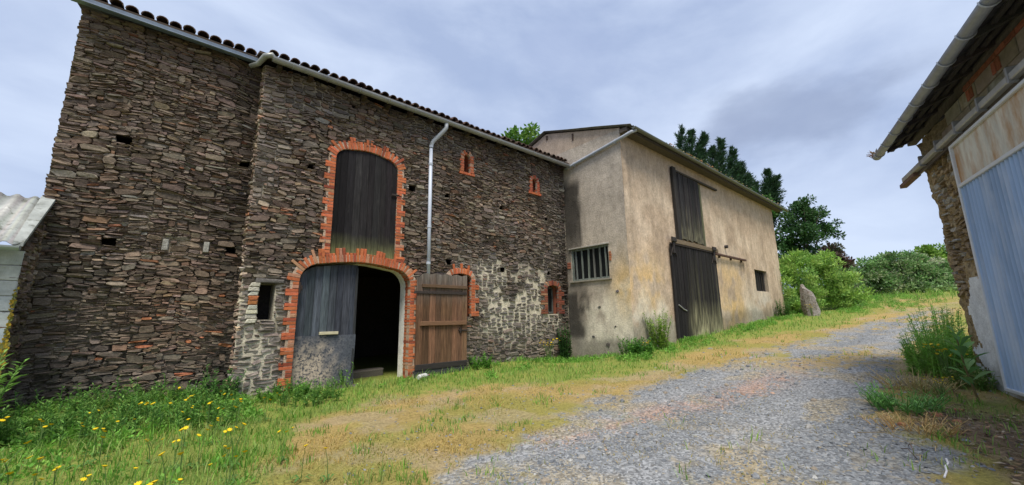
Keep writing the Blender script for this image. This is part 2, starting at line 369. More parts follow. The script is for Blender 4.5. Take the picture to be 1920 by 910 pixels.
# ------------------------------------------------------------------ rubble stonework
PALETTE = [((.20, .155, .12), 6), ((.25, .20, .15), 4), ((.15, .118, .098), 5), ((.19, .142, .122), 4), ((.28, .235, .165), 3),
           ((.22, .195, .16), 4), ((.32, .28, .21), 1.6), ((.11, .09, .08), 4), ((.36, .33, .28), .6), ((.235, .16, .115), 1.5), ((.27, .15, .09), 1.6), ((.33, .25, .16), 1.2)]
def pick(pal):
    t = random.uniform(0, sum(w for _, w in pal))
    for c, w_ in pal:
        t -= w_
        if t <= 0: return c
    return pal[-1][0]
def pack(u0, u1, v0, v1, rnd, mort=None):
    """lay irregular courses: always fill the lowest gap with another stone"""
    segs = [[u0, u1, v0]]; out = []
    while True:
        k = min(range(len(segs)), key=lambda i: segs[i][2]); a, b, h = segs[k]
        if h >= v1: return out
        L_ = b-a
        t = rnd.random(); mm = mort((a+b)/2, h) if mort else 0
        if mm > .35: hh, ww = (rnd.uniform(.05, .125), rnd.uniform(.14, .42)) if t < .75 else (rnd.uniform(.03, .05), rnd.uniform(.10, .3))
        elif t < .50: hh, ww = rnd.uniform(.016, .034), rnd.uniform(.07, .30)
        elif t < .94: hh, ww = rnd.uniform(.030, .068), rnd.uniform(.05, .27)
        else: hh, ww = rnd.uniform(.075, .135), rnd.uniform(.16, .46)
        if L_ < .07: ww = L_
        elif ww > L_-.06: ww = L_ if L_ < .42 else L_*.5
        nb = [segs[i][2] for i in (k-1, k+1) if 0 <= i < len(segs)]
        for q in nb:
            if abs(q-(h+hh)) < .018 and q-h > .018: hh = q-h
        if L_ < .07 and nb: hh = max(.02, min(nb)-h) if min(nb)-h < .18 else hh
        left = rnd.random() < .5
        s0, s1 = (a, a+ww) if left else (b-ww, b)
        out.append((s0, s1, h, h+hh))
        new = []
        if s0 > a+1e-6: new.append([a, s0, h])
        new.append([s0, s1, h+hh])
        if s1 < b-1e-6: new.append([s1, b, h])
        segs[k:k+1] = new
        m = [segs[0]]
        for q in segs[1:]:
            if abs(q[2]-m[-1][2]) < 1e-6: m[-1][1] = q[1]
            else: m.append(q)
        segs = m
def trim(rect, blocks):
    a, b, c, d = rect
    for p0, p1, q0, q1 in blocks:
        if a < p1 and b > p0 and c < q1 and d > q0:
            opts = [(a, min(b, p0), c, d), (max(a, p1), b, c, d), (a, b, c, min(d, q0)), (a, b, max(c, q1), d)]
            opts = [o for o in opts if o[1]-o[0] > .03 and o[3]-o[2] > .018]
            if not opts: return None
            a, b, c, d = max(opts, key=lambda o: (o[1]-o[0])*(o[3]-o[2]))
    return a, b, c, d
def stone_wall(fr, u0, u1, v0, v1, blocks, parent, seed, mort=None, tone=None, orange=.02, wob=.035, n_ind=300, ends=(0, 0), dmax=.045):
    """rubble face; the stones that show largest become objects, the rest one stuff part"""
    rnd = random.Random(seed); st = random.getstate(); random.seed(seed)
    items = []
    for rect in pack(u0, u1, v0, v1, rnd, mort):
        r_ = trim(rect, blocks)
        if not r_: continue
        a, b, c, d = r_; d = min(d, v1)
        cu, cv = (a+b)/2, (c+d)/2; w_, h_ = b-a, d-c
        if h_ < .015: continue
        m = mort(cu, cv) if mort else 0
        if m > .6 and cu > 7.2 and rnd.random() < .30*min(1, (cv+.2)/.8): continue
        gap = .012*m+rnd.uniform(-.010, .003)*(1-m); gap2 = .005*m+rnd.uniform(-.022, .0)*(1-m)
        ha, hb = max(.008, w_/2-gap2), max(.006, h_/2-gap)
        n_ = rnd.choice((6, 7, 8, 9)); e = rnd.uniform(.25, .85); ro = rnd.gauss(0, .10); rs_ = rnd.uniform(-.35, .35)
        pts = []
        for i in range(n_):
            th = 2*math.pi*(i+.5+rs_+rnd.uniform(-.3, .3))/n_
            ca, sa = math.cos(th), math.sin(th); k = rnd.uniform(.82-.1*m, 1.05); x_, y_ = math.copysign(abs(ca)**e, ca)*ha*k, math.copysign(abs(sa)**e, sa)*hb*k
            pts.append((cu+x_, cv+y_+x_*ro))
        prot = rnd.uniform(.004, dmax)*(1-.4*m)
        c0 = pick(PALETTE)
        if rnd.random() < orange*(1 if h_ < .07 and w_ < .25 else .1): c0 = (.42, .15, .07)
        elif rnd.random() < .012: c0 = (.38, .37, .34)
        pn_ = float(fbm(np.array([cu*.9]), np.array([cv*1.3]), seed, 77, 3)[0]); c0 = lerp(np.array(c0), np.array((.20, .146, .102)), .38)*(.36+.76*pn_)
        c0 = vary(tuple(c0), .34, .05)
        if tone: c0 = tone(cu, cv, c0)
        items.append((pts, prot, c0, cu, cv, w_*h_))
    # gentle common undulation of the courses
    def wf(u, v):
        k = 1
        for p0, p1, q0, q1 in blocks:
            du = max(p0-u, 0, u-p1); dv = max(q0-v, 0, v-q1); k = min(k, math.hypot(du, dv)/.5)
        return (wob*.5*math.sin(v*2.7+seed)*k*(0 if u-u0 < .1 or u1-u < .1 else 1), wob*k*(math.sin(u*1.9+seed*1.3)+.6*math.sin(u*4.3+v*1.2)))
    def score(it):
        P = fr(it[3], it[4], 0); q = float(P@P); return it[5]*abs(float(P@fr.n))/math.sqrt(q)/q
    items.sort(key=score, reverse=True)
    bulk = MB(fr)
    for k, (pts, prot, c0, cu, cv, ar) in enumerate(items):
        mb = MB(fr) if k < n_ind else bulk
        pts2 = []
        for u, v in pts:
            du, dv = wf(u, v); pts2.append((u+du, v+dv))
        n_ = len(pts2); P = [fr(cu+(u-cu)*1.06, cv+(v-cv)*1.06, -.07) for u, v in pts2]
        bv = min(.02, prot+.01); tilt, tl2 = rnd.uniform(-.014, .014), rnd.uniform(-.012, .016)
        P += [fr(u, v, prot-bv*rnd.uniform(.6, 1.2)) for u, v in pts2]
        s_ = rnd.uniform(.82, .97)
        for u, v in pts2:
            x_ = (u-cu)*s_; y_ = (v-cv)*s_
            P.append(fr(cu+x_, cv+y_, prot+tilt*np.sign(x_)+tl2*np.sign(y_)+rnd.uniform(-.006, .006)))
        F = [(i, (i+1) % n_, n_+(i+1) % n_, n_+i) for i in range(n_)]+[(n_+i, n_+(i+1) % n_, 2*n_+(i+1) % n_, 2*n_+i) for i in range(n_)]+[tuple(range(2*n_, 3*n_))]
        mb.add(P, F, c0)
        if k < n_ind: mb.build('stone', M['stone'], parent)
    if bulk.v: bulk.build('rubble_stonework', M['stone'], parent, kind='stuff')
    random.setstate(st)
    return len(items)
def wall_grid(fr, u0, u1, v0, v1, holes, step, depth_fn, col_fn, name, mat, parent, recess=(), kind=None, keep=None, extra=None):
    """the wall body: a fine grid with real holes; recess = blind holes given as (rect, depth)"""
    us = np.unique(np.round(np.concatenate([np.arange(u0, u1, step), [u1]]+[[h[0], h[1]] for h in holes]), 4))
    vs = np.unique(np.round(np.concatenate([np.arange(v0, v1, step), [v1]]+[[h[2], h[3]] for h in holes]), 4))
    us = us[(us >= u0-1e-6) & (us <= u1+1e-6)]; vs = vs[(vs >= v0-1e-6) & (vs <= v1+1e-6)]
    U, V = np.meshgrid(us, vs, indexing='ij'); u, v = U.ravel(), V.ravel()
    d = depth_fn(u, v); P = fr.many(np.stack([u, v, d], 1)); c = col_fn(u, v)
    I = np.arange(len(u)).reshape(len(us), len(vs))
    cu = (us[:-1]+us[1:])[:, None]/2+0*vs[None, :-1]; cv = (vs[:-1]+vs[1:])[None, :]/2+0*us[:-1, None]
    ok = np.ones_like(cu, bool)
    for a, b, e, f in holes: ok &= ~((cu > a) & (cu < b) & (cv > e) & (cv < f))
    if keep is not None: ok &= keep(cu, cv)
    F = np.stack([I[:-1, :-1], I[1:, :-1], I[1:, 1:], I[:-1, 1:]], -1)[ok]
    for (a, b, e, f), dep, cc in recess:
        q = [(a, e), (b, e), (b, f), (a, f)]; b0 = len(P)
        pts = [[*k, 0.0] for k in q]+[[*k, -dep] for k in q]
        P = np.concatenate([P, fr.many(np.array(pts))]); c = np.concatenate([c, np.tile(cc, (8, 1))])
        F = np.concatenate([F, b0+np.array([(i, 4+i, 4+(i+1) % 4, (i+1) % 4) for i in range(4)]+[(4, 5, 6, 7)])])
    return np_obj(name, P, F, c, mat, parent, kind)
BR = (.46, .135, .058)
def bricks(fr, path, parent, L0=.11, L1=.22, pat=(1, 1, 0, 0), th=.062, jt=.010, d0=-.10, d1=.05, base=BR, dirt=0, arch=None, topL=None):
    """bricks laid along an opening's outline (left jamb up, over the arch, right jamb down)"""
    path = [Vector((a, b)) for a, b in path]
    seg = [(path[i+1]-path[i]).length for i in range(len(path)-1)]; tot = sum(seg)
    n_ = max(1, round(tot/(th+jt))); sp = tot/n_
    for k in range(n_):
        s = (k+.5)*sp; i = 0
        while i < len(seg)-1 and s > seg[i]: s -= seg[i]; i += 1
        t = (path[i+1]-path[i]).normalized(); p_ = path[i]+t*s; nn = Vector((-t.y, t.x))
        flat = abs(t.y) < .85
        kk = min(k, n_-1-k)
        L_ = L1 if pat[kk % len(pat)] else L0
        if flat and arch: L_ = arch[kk % len(arch)]
        L_ *= random.uniform(.98, 1.02)
        h = (sp-jt)/2*random.uniform(.92, 1.02); mb = MB(fr)
        a, b = p_-t*h, p_+t*h
        q = [a, b, b+nn*L_, a+nn*L_]           # counter-clockwise for an upward path on the left jamb
        q = [(v.x+random.uniform(-.002, .002), v.y+random.uniform(-.002, .002)) for v in q]
        ar = sum(q[i][0]*q[(i+1) % 4][1]-q[(i+1) % 4][0]*q[i][1] for i in range(4))
        if ar < 0: q = q[::-1]
        c0 = vary(base, .22, .08)
        if random.random() < .12: c0 = vary((base[0]*.62, base[1]*.55, base[2]*.7), .2)
        elif random.random() < .1: c0 = vary((.42, .22, .13), .15)
        if dirt: c0 = tuple(x*(1-dirt*.4) for x in c0)
        mb.poly(q, d0, d1+random.uniform(-.006, .006), c0, .006)
        mb.build('brick', M['brick'], parent)
def mortar_band(fr, path, w_, d0, d1, col, parent, name='brick_bedding'):
    """the mortar the arch bricks are bedded in, just behind their faces"""
    mb = MB(fr); P = []
    for i, (a, b) in enumerate(path):
        p0 = Vector(path[max(0, i-1)]); p1 = Vector(path[min(len(path)-1, i+1)]); t = (p1-p0).normalized(); nn = Vector((-t.y, t.x))
        P += [fr(a, b, d0), fr(a, b, d1), fr(a+nn.x*w_, b+nn.y*w_, d1), fr(a+nn.x*w_, b+nn.y*w_, d0)]
    F = []
    for i in range(len(path)-1):
        o = 4*i; F += [(o+k, o+4+k, o+4+(k+1) % 4, o+(k+1) % 4) for k in range(4)]
    mb.add(P, F, col); return mb.build(name, M['mortar'], parent)
def reveal(fr, path, d0, d1, col, mat, parent, name='reveal'):
    mb = MB(fr); P = []
    for a, b in path: P += [fr(a, b, d0), fr(a, b, d1)]
    mb.add(P, [(2*i, 2*i+2, 2*i+3, 2*i+1) for i in range(len(path)-1)], col)
    return mb.build(name, mat, parent)
def basket(u0, u1, v0, vs, vc, r, n=6):
    """outline of a basket-handle arched opening: jamb, round shoulder, flat crown, shoulder, jamb"""
    P = [(u0, v0), (u0, vs)]
    rise = vc-vs
    for k in range(1, n+1):
        t = math.pi/2*k/n; P.append((u0+r*(1-math.cos(t)), vs+rise*.82*math.sin(t)))
    um = (u0+u1)/2; m = []
    for k in range(1, 6):
        s = k/6; uu = u0+r+(u1-u0-2*r)*s; m.append((uu, vs+rise*.82+rise*.18*math.sin(math.pi*s)))
    return P+m+[(u0+u1-a, b) for a, b in P[::-1]]
def slices(path, v0, n=6):
    """rectangles that fill an arched outline"""
    vs = sorted(set(round(b, 4) for _, b in path)); um = (path[0][0]+path[-1][0])/2
    out = []; half = path[:len(path)//2+1]
    for a, b in zip(vs[:-1], vs[1:]):
        vm = (a+b)/2; uu = None
        for (p0, q0), (p1, q1) in zip(half[:-1], half[1:]):
            if min(q0, q1) <= vm <= max(q0, q1) and abs(q1-q0) > 1e-6: uu = p0+(p1-p0)*(vm-q0)/(q1-q0); break
        if uu is not None and um-uu > .02: out.append((uu, 2*um-uu, a, b))
    return out

FB = Fr((0, 9.0, 0), (1, 0, 0), (0, 0, 1), (0, -1, 0))       # long barn front
FL = Fr((0, 9.25, 0), (1, 0, 0), (0, 0, 1), (0, -1, 0))      # taller looking blank barn on the left, set back
DK = np.array([.12, .098, .075]); CR = np.array([.66, .60, .46])

def board_top(path):
    """height of an arched outline as a function of u"""
    half = [p for p in path]
    us = [p[0] for p in half[1:-1]]; vs = [p[1] for p in half[1:-1]]
    return lambda u: float(np.interp(u, us, vs))
def planks(fr, u0, u1, n, v0, top, d0, d1, base, parent, ragged=.02, mat='wood', gap=.006, foot=None, va=.25):
    ws = [random.uniform(.85, 1.15) for _ in range(n)]; t = sum(ws); a = u0
    for k in range(n):
        b = a+(u1-u0)*ws[k]/t; p0, p1 = a+gap/2, b-gap/2
        bot = (v0(a) if callable(v0) else v0)+random.uniform(-ragged, ragged)
        tp = top if callable(top) else (lambda u: top)
        top_v = min(tp(p0), tp(p1)); rows = sorted(set([0, .12, .3, .55, .9, 1.4] + [top_v-bot])); rows = [q for q in rows if q <= top_v-bot+1e-6]
        if len(rows) > 1 and rows[-1]-rows[-2] < .06: rows.pop(-2)
        c0 = vary(base, va, .05); dj = random.uniform(-.006, .006); tw = random.uniform(-.004, .004)
        P = []; nr = len(rows); m = (p0+p1)/2
        for i, q in enumerate(rows):
            for k_, u in enumerate((p0, m, p1)):
                v = bot+q
                if i == 0: v += random.uniform(-ragged, ragged)
                if i == nr-1: v = tp(u)
                P.append((u, v, d1+dj+(tw if k_ == 2 else -tw if k_ == 0 else 0)))
        n3 = 3*nr; mb = MB(fr); W_ = [fr(*q) for q in P]+[fr(q[0], q[1], d0) for q in P]
        F = []
        for i in range(nr-1):
            for k_ in (0, 1): F += [(3*i+k_, 3*i+k_+1, 3*i+k_+4, 3*i+k_+3), (n3+3*i+k_+1, n3+3*i+k_, n3+3*i+k_+3, n3+3*i+k_+4)]
            F += [(3*i, 3*i+3, n3+3*i+3, n3+3*i), (3*i+5, 3*i+2, n3+3*i+2, n3+3*i+5)]
        for k_ in (0, 1): F += [(k_+1, k_, n3+k_, n3+k_+1), (3*nr-3+k_, 3*nr-2+k_, n3+3*nr-2+k_, n3+3*nr-3+k_)]
        mb.add(W_, F, c0)
        if foot:                                     # algae and rot climbing from the lower end
            mb.c = [foot(v, c0) for v in mb.v]
        mb.build('plank', M[mat], parent); a = b
def canal_tiles(name_parent, x0, x1, ye, ze, slope, rows, pitch=.2, r=.088, seed=1):
    """half-round clay tiles: the eave row one by one, the courses above as one part"""
    rnd = random.Random(seed); n_ = int((x1-x0)/pitch); rows_mb = MB()
    def one(x, s0, len_, lift, rr0, rr1, c0):
        m = MB(); P = []; k_ = 7
        for s, rr in ((s0, rr0), (s0+len_, rr1)):
            for th in (1, .82):
                for k in range(k_):
                    t = math.pi*k/(k_-1); P.append((x+rr*th*math.cos(t), ye+s, ze+s*slope+lift+rr*th*.95*math.sin(t)))
        F = []
        for k in range(k_-1):
            F += [(k, k+1, 2*k_+k+1, 2*k_+k), (k_+k+1, k_+k, 3*k_+k, 3*k_+k+1), (k+1, k, k_+k, k_+k+1)]
        F += [(0, 2*k_, 3*k_, k_), (k_-1, 2*k_-1, 4*k_-1, 3*k_-1)]
        m.add(P, F, c0); return m
    for i in range(n_):
        x = x0+pitch*(i+.5)+rnd.uniform(-.012, .012); c0 = vary((.085, .055, .042), .35)
        one(x, rnd.uniform(-.07, .01), .42, .03+rnd.uniform(0, .02), r*rnd.uniform(.98, 1.12), r*.86, c0).build('roof_tile', M['tile'], name_parent, smooth=False)
        for j in range(1, rows):
            m = one(x, j*.35+rnd.uniform(-.02, .02), .42, .035+rnd.uniform(0, .01), r*1.02, r*.86, vary((.10, .062, .045), .35))
            rows_mb.add(m.v, m.f, m.c)
    rows_mb.build('upper_tiles', M['tile'], name_parent, kind='stuff')

# ================================================================== the long stone barn with brick trimmed openings
barn = thing('stone_barn', (5.8, 9.2, -1.36), 'long dark rubble stone barn with orange brick trim round its door openings', 'barn')
MAIN = basket(2.13, 4.60, -1.5, .80, 1.29, .42)
LOADP = basket(2.68, 4.17, 1.36, 3.62, 3.96, .32)
W1 = basket(6.15, 6.37, 4.12, 4.56, 4.68, .11, 4)
W2 = basket(8.87, 9.08, 4.06, 4.45, 4.56, .10, 4)
SL = basket(5.75, 6.42, .06, 1.06, 1.2, .16, 4)
CW = basket(9.42, 9.95, .11, .93, 1.04, .2, 4)
NI = [(1.44, .04), (1.44, .73), (1.72, .73), (1.72, .04)]
holes = []; blocks = []
for P in (MAIN, LOADP, W1, W2, SL, CW):
    for a, b, e, f in slices(P, P[0][1]):
        holes.append((a, b, e, f)); ex = .10 if P in (MAIN, LOADP, SL) else .08
        blocks.append((a-ex, b+ex, e-(.0 if P is MAIN else .02), f+.09))
holes.append((1.44, 1.72, .04, .73)); blocks.append((1.43, 1.73, .03, .74))
blocks += [(1.36, 1.88, .735, .83), (6.0, 6.52, 4.03, 4.12), (8.7, 9.26, 3.98, 4.06)]
putlog = [(2.19, 3.28, .07), (4.58, 3.29, .09), (5.64, 3.31, .075), (7.57, 3.30, .07), (5.72, 1.49, .085), (7.57, 1.41, .08), (9.5, 3.25, .06), (9.55, 1.42, .06), (3.0, 5.0, .03)]
rec = []
for u, v, s in putlog:
    q = (u-s, u+s, v-s*.85, v+s*.85); holes.append(q); blocks.append(q); rec.append((q, .3, (.03, .025, .022)))
def smear(u, v):
    return .5*sstep(fbm(np.asarray(u)*.8, np.asarray(v)*1.4, 0, 131, 4), .50, .66)
def mort_mid(u, v):
    u = np.asarray(u, float); v = np.asarray(v, float)
    n_ = fbm(u*1.3, v*1.3, 0, 101, 4)-.5; n2 = fbm(u*5, v*5, 0, 103, 3)-.5
    a = sstep(u+n_*1.8+n2*.5, 6.1, 6.9)*sstep(-v+n_*2.0+n2*.6-.25*(u-8), -1.75, -.95)*(1-.6*sstep(u, 9.9, 10.4))
    a = a*(1-.5*sstep(-v+n_*.8, .1, .8))
    b = sstep(-u+n_*1.2+n2*.5, -2.35, -1.75)*sstep(-v+n_*1.4+n2*.4, -1.15, -.6)
    return np.clip(np.maximum(np.maximum(a, b), smear(u, v)), 0, 1)
def m1(f): return lambda u, v: float(f(np.array([u]), np.array([v]))[0])
mm1 = m1(mort_mid)
def tone_mid(u, v, c):
    m = mm1(u, v); k = 1+.55*m*(1 if u < 3 else .35)
    c = tuple(lerp(np.array(c)*k, np.array([.16, .155, .15])*random.uniform(.6, 1.5), .55*m))
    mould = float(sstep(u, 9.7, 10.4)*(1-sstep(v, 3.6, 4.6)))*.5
    eave_shade = float(sstep(v+.5*(random.random()-.5), 3.9, 5.2))*.35  # mostly eave shade, with some damp and soot, painted into the upper stones
    return tuple(x*(1-mould)*(1-eave_shade) for x in c)
body = wall_grid(FB, 1.16, 10.5, -1.6, 5.3, holes, .05,
    lambda u, v: -.036+.030*mort_mid(u, v)+.022*(fbm(u*9, v*9, 0, 7, 3)-.5),
    lambda u, v: lerp(DK[None, :], CR[None, :], (mort_mid(u, v)*(.62+.38*fbm(u*3, v*3, 0, 9, 3)))[:, None])*(.75+.5*fbm(u*6, v*6, 0, 19, 3))[:, None],
    'wall', M['mortar'], barn, rec)
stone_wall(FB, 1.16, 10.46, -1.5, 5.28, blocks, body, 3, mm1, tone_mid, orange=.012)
# the short return where this barn stands proud of its neighbour
FRt = Fr((1.16, 0, 0), (0, -1, 0), (0, 0, 1), (-1, 0, 0))
rt_ = MB(FRt); rt_.box(-9.5, -9.06, -1.6, 5.3, -.3, -.05, (.16, .145, .11)); rt_ = rt_.build('end_return', M['mortar'], barn)
stone_wall(FRt, -9.27, -8.99, -1.5, 5.28, [], rt_, 5, lambda u, v: .5, lambda u, v, c: tuple(x*1.9 for x in c), wob=.0, n_ind=0, dmax=.05)
# back, ends and inside
inn = MB(); DC = (.10, .085, .07)
inn.box(1.2, 10.45, -1.6, 6.9, -15.0, -14.8, DC); inn.box(1.2, 1.45, -1.6, 5.3, -14.8, -9.5, DC); inn.box(10.25, 10.45, -1.6, 5.3, -14.8, -9.5, DC)
inn.build('inner_wall', M['mortar'], barn)
loft = MB(); loft.box(1.45, 10.25, 1.6, 1.7, -14.8, -9.5, (.09, .07, .05)); loft.build('loft_floor', M['woodh'], barn)
post = MB(); post.box(3.85, 4.1, -1.5, 1.6, -11.6, -11.3, (.16, .15, .135), .01, .01); post.build('inner_pier', M['mortar'], barn)
# roof
roof = MB(); s_ = .31
roof.add([(1.0, 8.72, 5.34), (10.5, 8.72, 5.34), (10.5, 12.0, 5.34+3.28*s_), (1.0, 12.0, 5.34+3.28*s_), (1.0, 8.72, 5.39), (10.5, 8.72, 5.39), (10.5, 12.0, 5.39+3.28*s_), (1.0, 12.0, 5.39+3.28*s_),
          (1.0, 15.2, 5.34), (10.5, 15.2, 5.34), (1.0, 15.2, 5.39), (10.5, 15.2, 5.39)],
         [(3, 2, 1, 0), (4, 5, 6, 7), (0, 1, 5, 4), (0, 4, 7, 3), (1, 2, 6, 5), (7, 6, 11, 10), (2, 3, 8, 9), (3, 7, 10, 8), (6, 2, 9, 11), (8, 10, 11, 9)], (.07, .05, .038))
roof = roof.build('roof', M['woodh'], barn)
canal_tiles(roof, 1.15, 10.5, 8.72, 5.38, s_, 9, seed=4)
cl = MB()
for k in range(16): cl.box(1.35+k*.6, 1.43+k*.6, 5.2, 5.325, -9.1, -8.76, vary((.06, .045, .035)), .004)
cl.build('rafter_ends', M['woodh'], barn, kind='stuff')
gt = MB(); gt.gutter((1.22, 8.66, 5.30), (10.42, 8.66, 5.26), .085, (.30, .31, .31), (0, -1, 0)); gt = gt.build('gutter', M['zinc'], barn)
for k in range(13):
    u = 1.6+k*.7; mb = MB(); pth = [(u, 8.66+.094*math.cos(t), 5.298-.004*k*.7/.7*.3-.094*math.sin(t)) for t in [math.pi*i/8 for i in range(9)]]
    mb.tube(pth, .008, vary((.34, .35, .35), .1), 5); mb.build('gutter_bracket', M['zinc'], gt)
el = MB(); el.tube([(1.27, 8.66, 5.27), (1.2, 8.62, 5.32), (1.1, 8.7, 5.3), (1.02, 8.88, 5.19), (.9, 9.0, 5.14)], [.055, .06, .06, .05, .045], (.27, .28, .26), 9); el.build('gutter_outlet', M['zinc'], barn, smooth=True)
dp = MB(); dp.tube([(5.36, 8.66, 5.20), (5.36, 8.67, 5.08), (5.30, 8.74, 4.98), (5.10, 8.90, 4.70), (5.06, 8.93, 4.60), (5.06, 8.93, 4.50)], .055, (.40, .43, .46), 10)
dp = dp.build('downpipe', M['pvc'], barn, smooth=True)
d2 = MB(); d2.tube([(5.06, 8.93, 4.58), (5.062, 8.93, 2.6), (5.066, 8.93, 1.0)], .047, (.52, .57, .66), 10); d2.build('lower_pipe', M['pvc'], dp, smooth=True)
for zz in (4.55, 4.05, 2.35, 1.4):
    mb = MB(); mb.tube([(5.062, 8.93, zz-.03), (5.062, 8.93, zz+.03)], .058, (.45, .49, .55), 10); mb.box(5.04, 5.085, zz-.012, zz+.012, -9.0, -8.95, (.3, .3, .3)); mb.build('pipe_clip', M['pvc'], dp)
# brick surrounds
big_arch = (.2, .2, .2, .31, .31, .31)
bricks(FB, MAIN, barn, .115, .23, (1, 1, 0, 0), arch=big_arch, d0=-.24)
bricks(FB, LOADP, barn, .115, .22, (1, 1, 0, 0), arch=(.2, .2, .2, .29, .29), d0=-.12)
bricks(FB, W1, barn, .11, .13, (1, 0), d0=-.1, arch=(.13,), base=(.44, .13, .06))
bricks(FB, W2, barn, .11, .13, (1, 0), d0=-.1, arch=(.12,), base=(.40, .11, .06))
bricks(FB, SL, barn, .12, .26, (1, 1, 0, 0, 0), d0=-.1, arch=(.15, .27, .15))
bricks(FB, CW, barn, .13, .27, (1, 1, 0, 0), d0=-.1, arch=(.15,), base=(.26, .085, .05), dirt=.3)
for P, ww in ((MAIN, .16), (LOADP, .16), (W1, .11), (W2, .1), (SL, .14), (CW, .14)):
    mortar_band(FB, P, ww, -.1, .04, (.45, .34, .25) if P is not CW else (.2, .15, .12), barn)
reveal(FB, MAIN[len(MAIN)//2:], -.22, -.5, (.80, .77, .70), M['limewash'], barn, 'limewashed_jamb')
reveal(FB, MAIN[:len(MAIN)//2+1], -.1, -.5, (.3, .28, .25), M['limewash'], barn, 'jamb')
for P in (LOADP, SL): reveal(FB, P, -.05, -.45, (.26, .09, .045), M['brick'], barn)
for P in (W1, W2, CW): reveal(FB, P, -.05, -.45, (.3, .1, .055), M['brick'], barn)
reveal(FB, NI, -.01, -.42, (.33, .3, .23), M['mortar'], barn)
for (a, b, v) in ((6.0, 6.52, 4.07), (8.7, 9.26, 4.02)):
    for k in range(4):
        mb = MB(FB); w_ = (b-a)/4; mb.box(a+k*w_+.005, a+(k+1)*w_-.005, v-.035, v+.035, -.1, .06, vary((.44, .125, .055), .12), .005, .003); mb.build('sill_brick', M['brick'], barn)
lin = MB(FB); lin.box(1.37, 1.87, .745, .825, -.3, .05, (.13, .12, .11), .015, .012); lin.build('niche_lintel', M['stone'], barn)
# whitewashed rough jamb of the slit by the corner
for k in range(9):
    mb = MB(FB); h = .77/9; vv = -.02+k*h; c0 = (.5, .47, .39) if k not in (4, 5) else (.42, .16, .07)
    q = [(1.30+random.uniform(-.04, .02), vv), (1.45+random.uniform(-.02, .015), vv+.005), (1.45+random.uniform(-.02, .015), vv+h-.006), (1.30+random.uniform(-.05, .02), vv+h-.008)]
    mb.poly(q, -.12, .045+random.uniform(-.01, .012), vary(c0, .12), .014); mb.build('jamb_stone', M['mortar'], barn)
# blind interiors behind the small openings
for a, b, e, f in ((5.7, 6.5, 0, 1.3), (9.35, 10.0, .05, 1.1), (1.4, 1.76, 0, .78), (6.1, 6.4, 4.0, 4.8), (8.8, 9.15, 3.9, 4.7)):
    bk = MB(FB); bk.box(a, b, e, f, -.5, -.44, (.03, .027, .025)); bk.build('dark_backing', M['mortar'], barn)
win = MB(FB)
for a, b, e, f in ((9.44, 9.49, .13, 1.0), (9.88, 9.93, .13, 1.0), (9.66, 9.70, .13, 1.02), (9.49, 9.88, .13, .18), (9.49, 9.88, .94, .99)): win.box(a, b, e, f, -.26, -.2, (.13, .135, .12), .004)
win = win.build('window_frame', M['wood'], barn)
gl = MB(FB); gl.box(9.45, 9.92, .15, .98, -.245, -.235, (.1, .1, .1)); gl.build('window_pane', M['glass'], win)

# ------------------------------------------------------------------ its doors
ld = bpy.data.objects.new('loft_door', None); link(ld, barn, (3.42, 9.0, 1.3))
ltop = board_top(basket(2.69, 4.16, 1.4, 3.6, 3.945, .32))
moss = lambda lo, hi, green, k: (lambda p, c: tuple(lerp(np.array(c), np.array(green), k*float(1-sstep(p[2], lo, hi)))))
planks(FB, 2.665, 4.165, 10, lambda u: 1.40-.05*(u-2.66)-(.06 if u > 3.95 else 0)+(.10 if 3.72 < u < 3.9 else 0), lambda u: ltop(min(max(u, 2.70), 4.15)), -.03, .01, (.019, .017, .018), ld, .04, va=.7,
       foot=moss(1.25, 1.9, (.24, .25, .10), .75))
hg = MB(FB); hg.tube([FB(4.02, 2.98, .03), FB(4.22, 3.04, .05)], .014, (.05, .04, .035), 6); hg.box(4.02, 4.28, 3.0, 3.04, .03, .05, (.05, .04, .035)); hg.build('hinge', M['iron'], ld)
lb = MB(FB); lb.box(2.7, 4.14, 1.48, 1.6, -.07, -.032, (.04, .035, .033), .004); lb.box(2.7, 4.14, 3.2, 3.34, -.07, -.032, (.04, .035, .033), .004); lb.build('batten', M['woodh'], ld)
ll = bpy.data.objects.new('barn_door', None); link(ll, barn, (2.75, 9.13, -1.35)); ll['label'] = 'closed left leaf, blue-black planks over a flaking painted lower panel'
mtop = board_top(basket(2.15, 4.58, -1.5, .78, 1.24, .42))
planks(FB, 2.16, 3.36, 8, -.33, lambda u: mtop(max(u, 2.17)), -.15, -.11, (.066, .075, .092), ll, .01, va=.42)
pn = MB(FB); nx, nz_ = 12, 10; P = []; cc = []
for i in range(nx+1):
    for j in range(nz_+1):
        u = 2.15+1.23*i/nx; v = -1.42+1.12*j/nz_
        P.append(FB(u, v, -.10+.012*math.sin(u*7)*math.sin(v*5)))
        pale = float(sstep(-u+3.1+.5*(random.random()-.5), -.2, .8)*sstep(-v-.45+.4*(random.random()-.5), -.2, .45)); cc.append(tuple(lerp(np.array([.09, .10, .12]), np.array([.52, .43, .33]), pale)))
F = [(i*(nz_+1)+j, (i+1)*(nz_+1)+j, (i+1)*(nz_+1)+j+1, i*(nz_+1)+j+1) for i in range(nx) for j in range(nz_)]
pn.add(P, F, cc); pn.box(2.15, 3.38, -1.42, -.30, -.15, -.13, (.06, .07, .085)); pn.build('lower_panel', M['paintdoor'], ll)
hb = MB(FB); hb.box(2.62, 3.0, -.285, -.225, -.11, -.06, (.55, .5, .34), .006); hb.build('handle_board', M['woodh'], ll)
hi = MB(FB); hi.box(2.02, 2.2, .62, .72, .0, .045, (.05, .035, .03), .006); hi.tube([FB(2.15, .56, .04), FB(2.15, .78, .04)], .022, (.05, .035, .03), 8); hi.build('hinge', M['iron'], ll)
